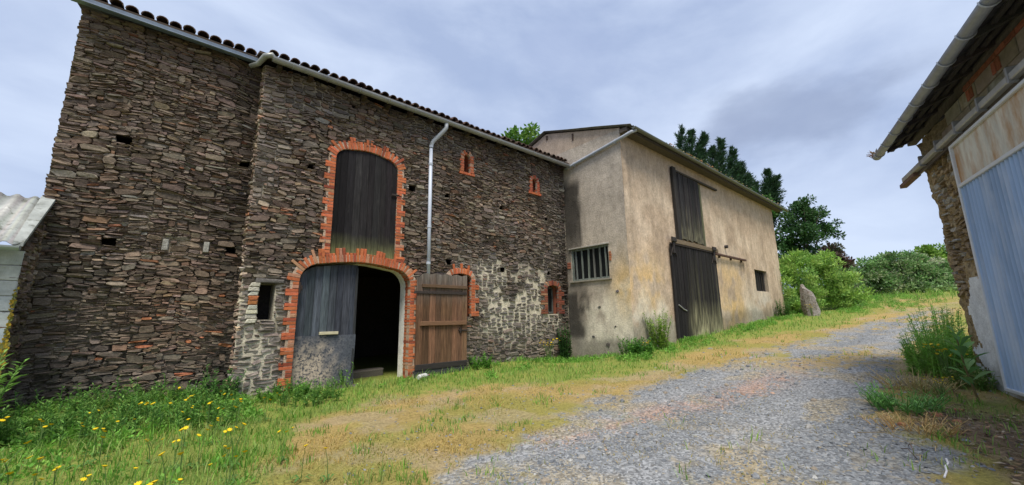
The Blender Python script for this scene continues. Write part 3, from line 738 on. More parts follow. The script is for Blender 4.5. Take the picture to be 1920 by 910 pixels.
st_ = MB(FB); st_.box(3.315, 3.37, -1.38, 1.17, -.145, -.10, (.04, .042, .045), .005, .008); st_.build('closing_batten', M['wood'], ll)

rl = bpy.data.objects.new('barn_door', None); link(rl, barn, (5.45, 8.9, -1.4)); rl['label'] = 'open right leaf of bare brown planks folded back against the wall'
rtop = lambda u: 1.13-.10*float(sstep(-u, -5.0, -4.72))-.02*math.sin(u*20)
planks(FB, 4.74, 6.22, 9, -1.10, rtop, .085, .12, (.165, .088, .05), rl, .05, va=.38, foot=lambda p, c: tuple(lerp(np.array(c), np.array([.17, .16, .14])*random.uniform(.7, 1.1), .8*float(sstep(p[2], .75, .95)))))
for v, h, dd, c0, l0, l1 in ((.82, .09, .17, (.12, .075, .045), 4.86, 6.2), (.66, .07, .145, (.05, .04, .035), 4.66, 6.2), (-.10, .10, .17, (.19, .105, .06), 4.84, 6.17), (-1.12, .13, .14, (.04, .036, .034), 4.74, 6.22)):
    mb = MB(FB); mb.box(l0, l1, v-h/2, v+h/2, .11, dd, c0, .006, .008); mb.build('batten' if h > .08 else 'iron_strap', M['woodh'] if h > .08 else M['iron'], rl)
mb = MB(FB); mb.box(4.74, 6.21, -1.40, -1.19, .085, .125, (.05, .053, .057), .005, .008); mb.build('kick_board', M['woodh'], rl)
mb = MB(FB); mb.box(5.95, 6.26, -.31, -.275, .12, .15, (.045, .035, .03), .004); mb.box(5.98, 6.02, -.36, -.23, .12, .16, (.045, .035, .03), .004); mb.build('latch', M['iron'], rl)

# ================================================================== blank-walled stone barn on the left
bl = thing('stone_barn', (-.2, 9.4, -1.3), 'blank-walled dark stone barn at the left, set back beside the brick-trimmed barn', 'barn')
ph = [(-.74, 3.13, .10), (1.02, 3.14, .085), (-.71, 1.34, .09), (.95, 1.36, .08)]
b2 = []; rec2 = []
for u, v, s in ph:
    q = (u-s, u+s, v-s*.7, v+s*.7); b2.append(q); rec2.append((q, .3, (.025, .022, .02)))
pal_up = [(-.0, 1.37, .05, .11), (.58, 1.38, .05, .11)]
b2b = b2+[(u-a, u+a, v-b, v+b) for u, v, a, b in pal_up]
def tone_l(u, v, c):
    damp_shade = float(sstep(u+.25*(random.random()-.5), .45, 1.1))  # damp and shade of the set-back corner, both painted into the stone colour
    c = tuple(x*(1-.45*damp_shade) for x in c)
    if v < .9 and random.random() < .012+.045*math.exp(-((u-.5)/.6)**2-((v-.2)/.6)**2): return vary((.40, .16, .08), .25)
    rusty = math.exp(-((u-.35)/.75)**2-((v-.25)/.75)**2)
    if v < 1.0: c = tuple(lerp(np.array(c), np.array([.15, .14, .115])*random.uniform(.6, 1.4), .35*(1-rusty)))
    c = tuple(np.array(c)*lerp(np.array([1, 1, 1]), np.array([1.25, 1.0, .82]), rusty*.8))
    if abs(u-.45) < .3 and abs(v-.2) < .3 and random.random() < .6: c = vary((.26, .20, .15), .15)
    return c
bw = wall_grid(FL, -1.5, 1.2, -1.6, 5.35, b2, .05, lambda u, v: -.036+.03*smear(u+40, v)+.02*(fbm(u*9, v*9, 0, 37, 3)-.5),
    lambda u, v: lerp(DK[None, :], np.array([[.30, .25, .18]]), (2*smear(u+40, v))[:, None]), 'wall', M['mortar'], bl, rec2)
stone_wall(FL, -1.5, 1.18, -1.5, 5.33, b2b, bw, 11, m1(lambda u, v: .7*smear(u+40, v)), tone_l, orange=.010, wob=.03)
for u, v, a, b in pal_up:
    mb = MB(FL); mb.box(u-a+.008, u+a-.008, v-b+.01, v+b-.01, -.06, .02, (.30, .29, .25), .012, .006); mb.build('upright_slab', M['stone'], bl)
inn = MB(); inn.box(-1.5, 1.18, -1.6, 5.3, -15, -14.8, DC); inn.box(-1.48, -1.3, -1.6, 5.3, -14.8, -9.3, DC); inn.build('rear_wall', M['mortar'], bl)
rf = MB(); rf.add([(-1.62, 8.98, 5.35), (1.14, 8.98, 5.35), (1.14, 12.1, 6.32), (-1.62, 12.1, 6.32), (-1.62, 8.98, 5.4), (1.14, 8.98, 5.4), (1.14, 12.1, 6.37), (-1.62, 12.1, 6.37), (-1.62, 15.2, 5.35), (1.14, 15.2, 5.35), (1.14, 15.2, 5.4), (-1.62, 15.2, 5.4)],
    [(3, 2, 1, 0), (4, 5, 6, 7), (0, 1, 5, 4), (0, 4, 7, 3), (1, 2, 6, 5), (7, 6, 10, 11), (2, 3, 8, 9), (3, 7, 11, 8), (6, 2, 9, 10), (8, 11, 10, 9)], (.06, .045, .035))
rf = rf.build('roof', M['woodh'], bl)
canal_tiles(rf, -1.6, 1.12, 9.0, 5.41, .31, 8, seed=9)
mb = MB(); mb.box(-1.62, 1.06, 5.26, 5.36, -9.06, -8.97, (.12, .155, .20), .01); mb.box(-1.62, 1.06, 5.262, 5.285, -8.97, -8.945, (.17, .21, .26), .004); mb.build('fascia_gutter', M['zinc'], bl)

# ================================================================== plastered barn
pb = thing('plastered_barn', (17.9, 6.8, -.9), 'two-storey grey-beige rendered barn with dark sliding doors and a sheet roof', 'barn')
FA = Fr((10.5, 0, 0), (0, -1, 0), (0, 0, 1), (-1, 0, 0))
FP = Fr((0, 6.6, 0), (1, 0, 0), (0, 0, 1), (0, -1, 0))
def pcol_A(u, v):
    y = -u; n_ = fbm(y*1.1, v*1.1, 0, 201, 5); n2 = fbm(y*3.5, v*2.2, 0, 203, 4); ns = fbm(y*5, v*.5, 0, 205, 4)
    base = lerp(np.array([[.42, .36, .285]]), np.array([[.54, .47, .38]]), n_[:, None])
    c = lerp(base, [.34, .30, .26], (sstep(v+n2*1.6, 2.2, 4.6)*.5)[:, None])
    pale = sstep(-v+n_*2.2-.3+.3*(7.4-y), -.5, .4)*sstep(n2, .2, .45); c = lerp(c, [.72, .66, .53], (pale*.9)[:, None])
    c = lerp(c, [.66, .46, .21], (np.exp(-((y-6.75)/.5)**2-((v-.9)/.8)**2)*sstep(n2, .2, .55)*.95)[:, None])
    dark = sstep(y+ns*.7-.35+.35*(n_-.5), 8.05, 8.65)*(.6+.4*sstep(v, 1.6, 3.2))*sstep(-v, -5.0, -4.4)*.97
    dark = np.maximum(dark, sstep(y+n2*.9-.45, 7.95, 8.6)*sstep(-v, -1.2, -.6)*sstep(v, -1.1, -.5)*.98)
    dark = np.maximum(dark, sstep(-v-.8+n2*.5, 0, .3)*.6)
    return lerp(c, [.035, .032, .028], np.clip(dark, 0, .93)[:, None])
def pcol_B(u, v):
    n_ = fbm(u*.8, v*.9, 0, 211, 5); n2 = fbm(u*2.6, v*2.2, 0, 213, 4); ns = fbm(u*2.4, v*.35, 0, 215, 4)
    base = lerp(np.array([[.50, .385, .275]]), np.array([[.62, .50, .37]]), sstep(n_, .3, .7)[:, None])
    base = base*(1-.3*sstep(ns, .52, .7)*sstep(v, 3.2, 5.8))[:, None]*(.68+.52*ns)[:, None]*(.86+.28*n2)[:, None]
    c = lerp(base, [.36, .295, .24], (sstep(v+n_*1.5, 5.0, 6.2)*.6)[:, None])
    yel = (np.exp(-((u-11.4)/1.2)**2-((v-.9)/.9)**2)+np.exp(-((u-18.3)/1.6)**2-((v-.1)/.8)**2)+.6*np.exp(-((u-18)/2.2)**2-((v-1.7)/.5)**2))*sstep(n2, .28, .6)
    c = lerp(c, [.68, .46, .19], np.clip(yel*.9, 0, .8)[:, None])
    pale = sstep(-v+n_*2.1-.75, -.25, .4)*sstep(n2, .3, .5)*(1-sstep(u, 16.7, 16.9)*(1-sstep(u, 19.3, 20.5)))
    c = lerp(c, [.70, .64, .52], (pale*.9)[:, None])
    pale2 = np.exp(-((u-22)/1.8)**2-((v-.3)/.75)**2)*sstep(n_, .35, .6); c = lerp(c, [.56, .52, .45], (pale2*.8)[:, None])
    stain = sstep(ns, .5, .7)*sstep(v, 1.0, 2.2)*(1-sstep(v, 2.3, 2.45))*sstep(u, 16.9, 17.2)*(1-sstep(u, 19.8, 20.3)); c = c*(1-.4*stain)[:, None]
    foot = sstep(-v-.25+.04*(u-10.5)+n2*.6, 0, .5)*.6; c = lerp(c, [.12, .11, .075], foot[:, None])
    return c
gab = lambda y: np.where(y < 9.8, 5.92+(y-6.6)*.306, 6.90-(y-9.8)*.306)
def rough(u, v, s=0): return .022*(fbm(u*2.0, v*2.0, 0, 221+s, 3)-.5)+.014*(fbm(u*14, v*14, 0, 223+s, 2)-.5)
AW = (-8.83, -7.30, 1.18, 2.26)
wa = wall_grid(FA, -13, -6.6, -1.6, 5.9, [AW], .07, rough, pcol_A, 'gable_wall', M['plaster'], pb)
ys = np.linspace(6.6, 13, 60); P = []; q = []
for yv in ys:
    for t in (0, .5, 1.0):
        vv = 5.9+(float(gab(yv))+.01-5.9)*t; P.append(FA(-yv, vv, float(rough(np.array([-yv]), np.array([5.9]))[0]))); q.append((-yv, vv))
q = np.array(q); F = [(3*i+3+k, 3*i+k, 3*i+1+k, 3*i+4+k) for i in range(59) for k in (0, 1)]
np_obj('gable_peak', P, F, pcol_A(q[:, 0], q[:, 1])*np.array([[1.0, .92, .86]]), M['plaster'], pb)
BW = (21.25, 23.0, 1.08, 2.11)
wb = wall_grid(FP, 10.5, 25.3, -1.7, 5.95, [BW, (13.85, 15.7, 2.72, 5.2), (13.1, 16.7, -1.7, 2.35)], .07, lambda u, v: rough(u, v, 5), pcol_B, 'front_wall', M['plaster'], pb)
ob = MB(); GC = (.3, .26, .21)
ob.box(25.25, 25.3, -1, 5.95, -13, -6.62, GC); ob.box(10.6, 25.25, -1, 5.9, -13, -12.9, GC)
ob.build('rear_wall', M['plaster'], pb)
# sheet roof
def sheet(x0, x1, pts, per, amp, th, col, name, mat, parent, nper=6, axis='x'):
    """corrugated sheet: pts = (y, z) from eave upwards, waves along x"""
    nx = int((x1-x0)/per*nper)+1; xs = np.linspace(x0, x1, nx); V = []; Cc = []
    for lay in (1, 0):
        for (yy, zz) in pts:
            for xx in xs:
                V.append((xx, yy, zz+amp*math.cos(2*math.pi*(xx-x0)/per)-(0 if lay else th)))
                Cc.append(col(xx, yy))
    m_ = len(pts); F = []
    for lay in (0, 1):
        o = lay*m_*nx
        for j in range(m_-1):
            for i in range(nx-1):
                f = (o+j*nx+i, o+j*nx+i+1, o+(j+1)*nx+i+1, o+(j+1)*nx+i); F.append(f if lay == 0 else f[::-1])
    o = m_*nx
    for i in range(nx-1): F += [(i+1, i, o+i, o+i+1), ((m_-1)*nx+i, (m_-1)*nx+i+1, o+(m_-1)*nx+i+1, o+(m_-1)*nx+i)]
    for j in range(m_-1): F += [(j*nx, (j+1)*nx, o+(j+1)*nx, o+j*nx), ((j+1)*nx+nx-1, j*nx+nx-1, o+j*nx+nx-1, o+(j+1)*nx+nx-1)]
    return np_obj(name, V, F, Cc, mat, parent)
rc = lambda x_, y_: vary((.13, .13, .11), .2)
r1 = sheet(10.38, 26.3, [(6.12, 5.83), (7.4, 6.24), (8.6, 6.60), (9.8, 6.98)], .177, .022, .012, rc, 'roof', M['fibre'], pb)
r2_ = sheet(10.38, 26.3, [(13.4, 5.88), (11.6, 6.43), (9.8, 6.98)], .177, .022, .012, rc, 'rear_roof_slope', M['fibre'], pb)
mb = MB(); mb.box(10.44, 26.2, 5.72, 5.84, -6.58, -6.30, (.10, .085, .07), .005); mb.build('soffit_board', M['woodh'], pb)
mb = MB(); mb.gutter((10.5, 6.10, 5.78), (26.35, 6.10, 5.74), .075, (.13, .14, .12), (0, -1, 0)); gg = mb.build('gutter', M['zinc'], pb)
lich = MB()
for k in range(420):
    xx = 11.5+14.5*random.random()**1.0; dens = vnoise(np.array([xx*.9]), np.array([0.]), 0, 301)[0]
    if random.random() > dens*1.3: continue
    yy = 6.08+random.uniform(-.05, .28); s = random.uniform(.015, .05); zz = 5.83+(yy-6.12)*.31+.03
    c0 = vary(random.choice([(.32, .17, .06), (.22, .2, .07), (.14, .17, .05), (.3, .24, .13)]), .25)
    P = []
    for j in range(6):
        t = 2*math.pi*j/6; P.append((xx+s*1.5*math.cos(t)*random.uniform(.6, 1.2), yy+s*math.sin(t)*random.uniform(.6, 1.2), zz))
    P.append((xx, yy, zz+s*random.uniform(.6, 1.5))); lich.add(P, [(j, (j+1) % 6, 6) for j in range(6)], c0)
lich.build('roof_moss', M['leaf'], pb, kind='stuff')
mb = MB(); mb.tube([(10.62, 6.12, 5.70), (10.5, 6.2, 5.64), (10.43, 6.35, 5.56), (10.43, 6.6, 5.52), (10.43, 8.7, 5.21), (10.43, 8.86, 5.2)], [.055]*6, (.34, .37, .42), 10)
mb.tube([(10.62, 6.12, 5.78), (10.62, 6.12, 5.66)], .06, (.32, .34, .36), 9); dpp = mb.build('sloping_downpipe', M['pvc'], pb, smooth=True)
for k in range(3):
    yy = 6.75+k*.85; zz = 5.52-(yy-6.6)*.148; mb = MB(); mb.box(10.40, 10.50, zz-.07, zz+.07, -yy-.012, -yy+.012, (.4, .42, .46)); mb.build('pipe_clip', M['pvc'], dpp)
for yy, h in ((8.5, .2), (9.75, .12)):
    mb = MB(FA); vv = float(gab(np.array(yy)))-.12; mb.box(-yy-.03, -yy+.03, vv-h, vv+.05, -.02, .035, (.07, .05, .04), .004); mb.build('purlin_end', M['wood'], pb)
# barred window in the gable
fw_ = MB(FA); a, b, e, f = AW; GR = (.17, .195, .17)
for q in ((a, b, e, e+.06), (a, b, f-.06, f), (a, a+.05, e+.06, f-.06), (b-.05, b, e+.06, f-.06)): fw_.box(*q, -.12, -.05, GR, .005)
fw_ = fw_.build('window_frame', M['wood'], pb); fw_['label'] = 'wide barred window in the gable'
for k in range(6):
    u = a+.05+(b-a-.1)*(k+.6)/6+random.uniform(-.02, .02); mb = MB(FA); c0 = vary(GR, .2); tl = random.uniform(-.02, .02)
    mb.poly([(u-.02, e+.055), (u+.02, e+.055), (u+.02+tl, f-.055), (u-.02+tl, f-.055)], -.10, -.05+random.uniform(-.01, .015), c0, .004, True); mb.build('window_bar', M['wood'], fw_)
mb = MB(FA); mb.box(a+.04, b-.04, e+.04, f-.04, -.16, -.15, (.1, .1, .1)); mb.build('window_pane', M['glass'], fw_)
reveal(FA, [(a, e), (a, f), (b, f), (b, e), (a, e)], .0, -.3, (.33, .3, .25), M['plaster'], pb)
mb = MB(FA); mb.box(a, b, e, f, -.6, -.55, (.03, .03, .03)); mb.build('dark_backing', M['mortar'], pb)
mb = MB(FA); mb.box(a-.06, b+.05, f, f+.045, -.1, .05, (.36, .34, .30), .008, .006); mb.build('lintel', M['limewash'], pb)
mb = MB(FA); mb.box(a-.05, b+.08, e-.055, e, -.1, .06, (.22, .2, .16), .008, .006); mb.build('sill', M['limewash'], pb)
for k in range(4):
    mb = MB(FA); mb.box(b+.02+random.uniform(0, .01), b+.11+random.uniform(-.02, .04), 1.72+k*.075, 1.785+k*.075, -.05, .022, vary((.36, .14, .07)), .008, .004); mb.build('brick', M['brick'], pb)
for k in range(3):
    mb = MB(FA); mb.box(-8.99, a-.015, 1.62+k*.075, 1.685+k*.075, -.05, .022, vary((.26, .10, .06)), .008, .004); mb.build('brick', M['brick'], pb)
for yy, vv, s in ((7.05, .75, .045), (7.75, .30, .05), (7.2, -.30, .035), (8.05, -.62, .05), (6.85, -.72, .04), (7.5, -.85, .06)):      # bare stones where the render has dropped off
    mb = MB(FA); pts = [(-yy+s*1.3*math.cos(t)*random.uniform(.5, 1.3), vv+s*math.sin(t)*random.uniform(.5, 1.4)) for t in [2*math.pi*i/9 for i in range(9)]]
    mb.poly(pts, -.03, .016, vary((.13, .12, .11), .3), .006); mb.build('bare_stone', M['stone'], pb)
# small barred window in the front
fw_ = MB(FP); a, b, e, f = BW
for q in ((a, b, e, e+.06), (a, b, f-.06, f), (a, a+.06, e+.06, f-.06), (b-.06, b, e+.06, f-.06)): fw_.box(*q, -.22, -.14, (.06, .055, .05), .005)
fw_ = fw_.build('window_frame', M['wood'], pb); fw_['label'] = 'small dark window at the far end of the front'
for k in range(5):
    u = a+(b-a)*(k+1)/6; mb = MB(FP); mb.tube([FP(u, e, -.1), FP(u, f, -.1)], .018, (.05, .045, .04), 6); mb.build('window_bar', M['iron'], fw_)
mb = MB(FP); mb.box(a+.04, b-.04, e+.04, f-.04, -.26, -.25, (.1, .1, .1)); mb.build('window_pane', M['glass'], fw_)
reveal(FP, [(a, e), (a, f), (b, f), (b, e), (a, e)], .0, -.35, (.36, .3, .23), M['plaster'], pb)
# sliding doors
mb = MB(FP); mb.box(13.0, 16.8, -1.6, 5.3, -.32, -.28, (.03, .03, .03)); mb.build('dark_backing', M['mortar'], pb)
def slide(name, lab, u0, u1, v0, v1, n_, foot, base):
    o = bpy.data.objects.new(name, None); link(o, pb, ((u0+u1)/2, 6.5, v0)); o['label'] = lab
    planks(FP, u0, u1, n_, v0, v1, .05, .09, base, o, .03, foot=foot, va=.4, gap=.012)
    return o
pale_foot = lambda lo, hi, k: (lambda p, c: tuple(lerp(np.array(c), np.array([.34, .32, .19])*random.uniform(.3, 1.4), k*float(1-sstep(p[2]+random.uniform(-.35, .35), lo, hi))*float(sstep(p[0], 13.6, 14.6) if p[2] < 2 else 1))))
up = slide('upper_door', 'upper door of weathered black planks under the eaves', 13.9, 15.75, 2.70, 5.22, 10, pale_foot(2.5, 4.0, .35), (.026, .024, .025))
lo = slide('lower_door', 'wide ground-level sliding door, black planks bleached at the foot', 13.0, 16.7, -.85, 2.42, 19, pale_foot(-.75, .75, .9), (.017, .015, .015))
# a mid row on each plank keeps the bleached feet low
mb = MB(FP); mb.box(13.62, 13.86, 2.5, 5.38, .03, .13, (.035, .032, .03), .008); mb.build('door_post', M['wood'], pb)
mb = MB(FP); mb.box(15.77, 15.9, 2.6, 5.15, .03, .1, (.10, .105, .06), .008); mb.build('door_post', M['wood'], pb)
mb = MB(FP); mb.box(13.8, 17.6, 5.24, 5.31, .03, .11, (.06, .05, .042), .006); mb.build('upper_rail', M['iron'], pb)
mb = MB(FP); mb.box(13.3, 16.9, 2.47, 2.62, .02, .14, (.17, .13, .085), .01, .01); mb.build('lintel_beam', M['woodh'], pb)
mb = MB(FP); mb.box(16.5, 19.95, 2.37, 2.45, .06, .15, (.10, .055, .04), .008); mb.box(12.95, 16.5, 2.42, 2.465, .09, .12, (.06, .045, .04)); mb.build('sliding_rail', M['iron'], pb)
for u in (13.15, 16.45):
    mb = MB(FP); mb.box(u-.06, u+.06, 2.1, 2.64, .10, .16, (.035, .03, .028), .008); mb.box(u-.16, u+.16, 2.5, 2.66, .15, .2, (.04, .034, .03), .02)
    mb.tube([FP(u-.05, 2.3, .13), FP(u-.2, 2.0, .11)], .02, (.04, .034, .03), 6); mb.tube([FP(u+.05, 2.3, .13), FP(u+.2, 2.0, .11)], .02, (.04, .034, .03), 6); mb.build('door_hanger', M['iron'], lo)
for u in (17.2, 18.4, 19.6):
    mb = MB(FP); mb.box(u-.04, u+.04, 2.3, 2.4, -.01, .07, (.06, .045, .04)); mb.build('rail_bracket', M['iron'], pb)
mb = MB(FP); mb.tube([FP(13.2, .35, .1), FP(13.5, .2, .12), FP(13.75, .15, .1)], .02, (.4, .4, .4), 6); mb.build('door_handle', M['zinc'], lo)
mb = MB(FP); mb.tube([FP(18.0, 2.85, -.02), FP(18.0, 2.85, .12)], .07, (.05, .045, .045), 8); mb.build('pipe_stub', M['iron'], pb)

# ================================================================== shed on the right
SH = R(16.8); sv = np.array([math.cos(SH), math.sin(SH), 0])
FS = Fr((8.7, -.26, 0), -sv, (0, 0, 1), (-math.sin(SH), math.cos(SH), 0))      # u runs towards the camera side
shed = thing('shed', tuple(FS(2, -1.2, -.3)), 'old earth-and-rubble walled shed at the right with a blue steel sliding door', 'shed')
edge = lambda v: -1.34-.10*(v+.5)-.10*(fbm(v*3.1, 0*v, 0, 401, 4)-.5)*2-.05*(fbm(v*11, 0*v, 0, 403, 2)-.5)
def limew(u, v):
    n_ = fbm(u*1.6, v*1.6, 0, 411, 4)-.5
    return sstep(u+n_*1.0-.55*(v-.6)*0, -1.0, -.78)*sstep(-v+n_*.9, -.8, -.45)+sstep(-v+n_*1.4, .55, .9)*sstep(u, -1.3, -1.0)*.8
def scol(u, v):
    n_ = fbm(u*2.2, v*2.2, 0, 413, 5); n2 = fbm(u*7, v*7, 0, 415, 4)
    c = lerp(np.array([[.28, .20, .10]]), np.array([[.48, .37, .21]]), n_[:, None])
    c = lerp(c, [.42, .385, .30], (sstep(n2, .6, .75)*.4)[:, None])
    c = lerp(c, [.24, .215, .185], sstep(v, 2.45, 2.6)[:, None]*.8)
    return c
us = np.linspace(0, 1, 110); vs = np.arange(-1.5, 3.06, .045); V = []; q = []
for v in vs:
    e_ = float(edge(np.array([v]))[0])
    for t in us:
        q.append((e_+(5.8-e_)*t**1.6, v))
q = np.array(q); m = np.clip(limew(q[:, 0], q[:, 1]), 0, 1)
dd = -.01+(1-m)*(.10*(fbm(q[:, 0]*4, q[:, 1]*4, 0, 421, 4)-.5)+.05*(fbm(q[:, 0]*13, q[:, 1]*13, 0, 423, 2)-.5))
dd -= .25*np.clip(1-(q[:, 0]-np.repeat([float(edge(np.array([v]))[0]) for v in vs], len(us)))/.07, 0, 1)**2
I = np.arange(len(q)).reshape(len(vs), len(us)); F = np.stack([I[:-1, :-1], I[:-1, 1:], I[1:, 1:], I[1:, :-1]], -1).reshape(-1, 4)
swl = np_obj('wall', FS.many(np.stack([q[:, 0], q[:, 1], dd], 1)), F, scol(q[:, 0], q[:, 1]), M['cob'], shed)
lu = np.arange(-1.6, 5.8, .035); lv = np.arange(-1.5, 1.35, .035); LU, LV = np.meshgrid(lu, lv, indexing='ij'); fu, fv = LU.ravel(), LV.ravel()
I = np.arange(len(fu)).reshape(LU.shape); cu_, cv_ = LU[:-1, :-1]+.017, LV[:-1, :-1]+.017
ok = (limew(cu_, cv_) > .5) & (cu_ > np.vectorize(lambda q_: float(edge(np.array([q_]))[0]))(lv[:-1])[None, :]+.06)
F = np.stack([I[:-1, :-1], I[1:, :-1], I[1:, 1:], I[:-1, 1:]], -1)[ok]
used = np.unique(F); remap = -np.ones(len(fu), int); remap[used] = np.arange(len(used)); F = remap[F]; fu, fv = fu[used], fv[used]
ld_ = .035+.02*(fbm(fu*3, fv*3, 0, 425, 4)-.5)+.012*(fbm(fu*12, fv*12, 0, 426, 2)-.5)
lc_ = lerp(np.array([[.56, .585, .60]]), np.array([[.78, .80, .80]]), fbm(fu*2.2, fv*2.2, 0, 427, 5)[:, None]); lc_ = lerp(lc_, [.30, .29, .25], (sstep(-fv-.75+fbm(fu*4, fv*4, 0, 428, 3)*.5, .1, .5)*.7)[:, None])
np_obj('limewashed_render', FS.many(np.stack([fu, fv, ld_], 1)), F, lc_, M['limewash'], shed)
stone_wall(FS, -1.30, -.06, .2, 2.42, [(-.82, 0, -2, .75)], swl, 21, lambda u, v: 1.0, lambda u, v, c: tuple(lerp(np.array(c), np.array([.30, .225, .13])*random.uniform(.6, 1.4), .72)) if random.random() < .8 else (.36, .34, .30), orange=0, wob=.05, n_ind=40, dmax=.04)
mb = MB(FS); mb.box(-1.25, 5.8, -1.5, 3.0, -.55, -.2, (.2, .16, .1)); mb.box(-1.25, -.8, -1.5, 3.9, -4.2, -.55, (.2, .16, .1)); mb.build('wall_core', M['cob'], shed)
for r_ in range(2):                                                     # concrete blocks and odd bricks under the roof
    for k in range(9):
        a = -.42+k*.52+.26*r_; mb = MB(FS); mb.box(a+.006, a+.505, 2.585+r_*.215, 2.585+r_*.215+.2, -.1, .05, vary((.25, .225, .20), .12), .006, .004); mb.build('block', M['block'], shed)
for k in range(10):
    a = .55+k*.235; mb = MB(FS); mb.box(a, a+.222, 3.012, 3.075, -.1, .055, vary((.26, .10, .065), .2), .005, .004); mb.build('brick', M['brick'], shed)
for a in (.62, .72, 1.35, 1.46):
    mb = MB(FS); mb.box(a, a+.09, 2.83, 2.98, .03, .062, vary((.28, .105, .07), .2), .005, .004); mb.build('brick', M['brick'], shed)
mb = MB(FS); mb.box(-1.78, 5.8, 3.08, 3.16, -.02, .1, (.10, .09, .075), .006); mb.build('wall_plate', M['woodh'], shed)
# roof and gutter
V = []; Cc = []; nn_ = 240
rp = [(.50, 3.03), (0, 3.235), (-1.5, 3.85), (-3.4, 4.6)]
for lay in (0, 1):
    for d_, v_ in rp:
        for i in range(nn_+1):
            u = -1.76+7.6*i/nn_; V.append(FS(u, v_+.02*math.cos(2*math.pi*u/.177)-.014*lay, d_)); Cc.append(vary((.045, .043, .042) if lay else (.16, .15, .13), .15))
n1_ = nn_+1; F = []
for j in range(3):
    for i in range(nn_):
        f = (j*n1_+i, j*n1_+i+1, (j+1)*n1_+i+1, (j+1)*n1_+i); F.append(f); o = 4*n1_; F.append(tuple(o+k for k in f[::-1]))
o = 4*n1_
for i in range(nn_): F += [(i+1, i, o+i, o+i+1)]
for j in range(3): F += [(j*n1_, (j+1)*n1_, o+(j+1)*n1_, o+j*n1_), ((j+1)*n1_+nn_, j*n1_+nn_, o+j*n1_+nn_, o+(j+1)*n1_+nn_)]
rs = np_obj('roof', V, F, Cc, M['fibre'], shed)
for k in range(12):
    u = -1.5+k*.62; mb = MB(FS); mb.add([FS(u+a, v_, d_) for a in (0, .07) for d_, v_ in ((.46, 2.93), (.46, 3.0), (-.3, 3.31), (-.3, 3.24))], [(0, 1, 2, 3), (7, 6, 5, 4), (0, 4, 5, 1), (3, 2, 6, 7), (0, 3, 7, 4)], vary((.05, .045, .04))); mb.build('rafter', M['woodh'], rs)
for k in range(3):
    d_ = .36-k*.13; mb = MB(FS); mb.box(-1.74, 5.8, 3.028+(.46-d_)*.41-.055, 3.028+(.46-d_)*.41-.03, d_-.05, d_, (.05, .045, .04)); mb.build('roof_batten', M['woodh'], rs)
mb = MB(); mb.gutter(FS(-1.80, 2.985, .55), FS(5.8, 3.0, .55), .072, (.30, .32, .36), FS.n, 10); gt = mb.build('gutter', M['zinc'], shed)
for k in range(13):
    u = -1.6+k*.56; mb = MB(); mb.tube([FS(u, 2.99-.080*math.sin(t), .55+.080*math.cos(t)) for t in [math.pi*i/8 for i in range(9)]], .010, (.42, .44, .48), 5); mb.build('gutter_bracket', M['zinc'], gt)
wd = MB()
for k in range(60):
    b_ = FS(-1.84+random.uniform(-.06, .1), 3.0, .56+random.uniform(-.06, .06)); t_ = b_+np.array([random.uniform(-.10, .12), random.uniform(-.06, .12), random.uniform(.02, .15)]); wd.tube([b_, (b_+t_)/2+np.array([0, 0, .02]), t_], .004, vary(random.choice([(.28, .12, .07), (.3, .2, .1), (.18, .17, .07)])), 3)
tag(wd.build('gutter_weed', M['leaf'], None), 'dry reddish weed sprouting from the end of the shed gutter', 'weed')
# door track
mb = MB(FS); mb.box(-2.2, 5.8, 2.50, 2.585, .06, .17, (.42, .42, .41), .01); mb.box(-2.2, 5.8, 2.44, 2.50, .07, .10, (.09, .075, .065)); tk = mb.build('door_track', M['zinc'], shed)
mb = MB(FS); mb.box(-2.42, -1.55, 2.43, 2.505, .062, .165, (.17, .10, .075), .008); mb.build('rusty_track_end', M['iron'], tk)
for k in range(6):
    u = -1.1+k*.75; mb = MB(FS); mb.box(u-.02, u+.02, 2.47, 2.66, .045, .182, (.3, .3, .3), .004); mb.build('track_bracket', M['zinc'], tk)
sd_ = bpy.data.objects.new('sliding_door', None); link(sd_, shed, FS(1.5, -1.1, .12)); sd_['label'] = 'blue corrugated steel door with a stained upper panel'
u0, u1, v0, v1, vm = 0.0, 3.6, -1.06, 2.42, 1.79
FCc = (.62, .64, .66)
for q in ((u0, u0+.045, v0, v1), (u1-.045, u1, v0, v1), (u0+.045, u1-.045, v1-.045, v1), (u0+.045, u1-.045, v0, v0+.045), (u0+.045, u1-.045, vm-.025, vm+.025)):
    mb = MB(FS); mb.box(*q, .08, .145, FCc, .006); mb.build('frame_bar', M['white'], sd_)
mb = MB(FS); mb.box(u0+.04, u1-.04, vm+.02, v1-.04, .09, .11, (.62, .59, .50)); mb.build('upper_panel', M['oldsheet'], sd_)
V = []; nn_ = 36*8
for v in (v0+.03, vm-.02):
    for i in range(nn_+1):
        u = u0+.04+(u1-u0-.08)*i/nn_; V.append(FS(u, v, .112+.017*math.cos(2*math.pi*i/8)))
shade_dirt = [1-.24*(.5-.5*math.cos(2*math.pi*i/8))-.22*float(vnoise(np.array([i*.11]), np.array([0.]), 0, 31)[0]) for i in range(nn_+1)]  # groove shading painted into the blue, plus random dirt streaks
np_obj('corrugated_panel', V, [(i, i+1, nn_+2+i, nn_+1+i) for i in range(nn_)], [(.44*q_, .60*q_, .84*q_) for q_ in shade_dirt]+[(.38*q_, .52*q_, .74*q_) for q_ in shade_dirt], M['bluesheet'], sd_, smooth=True)

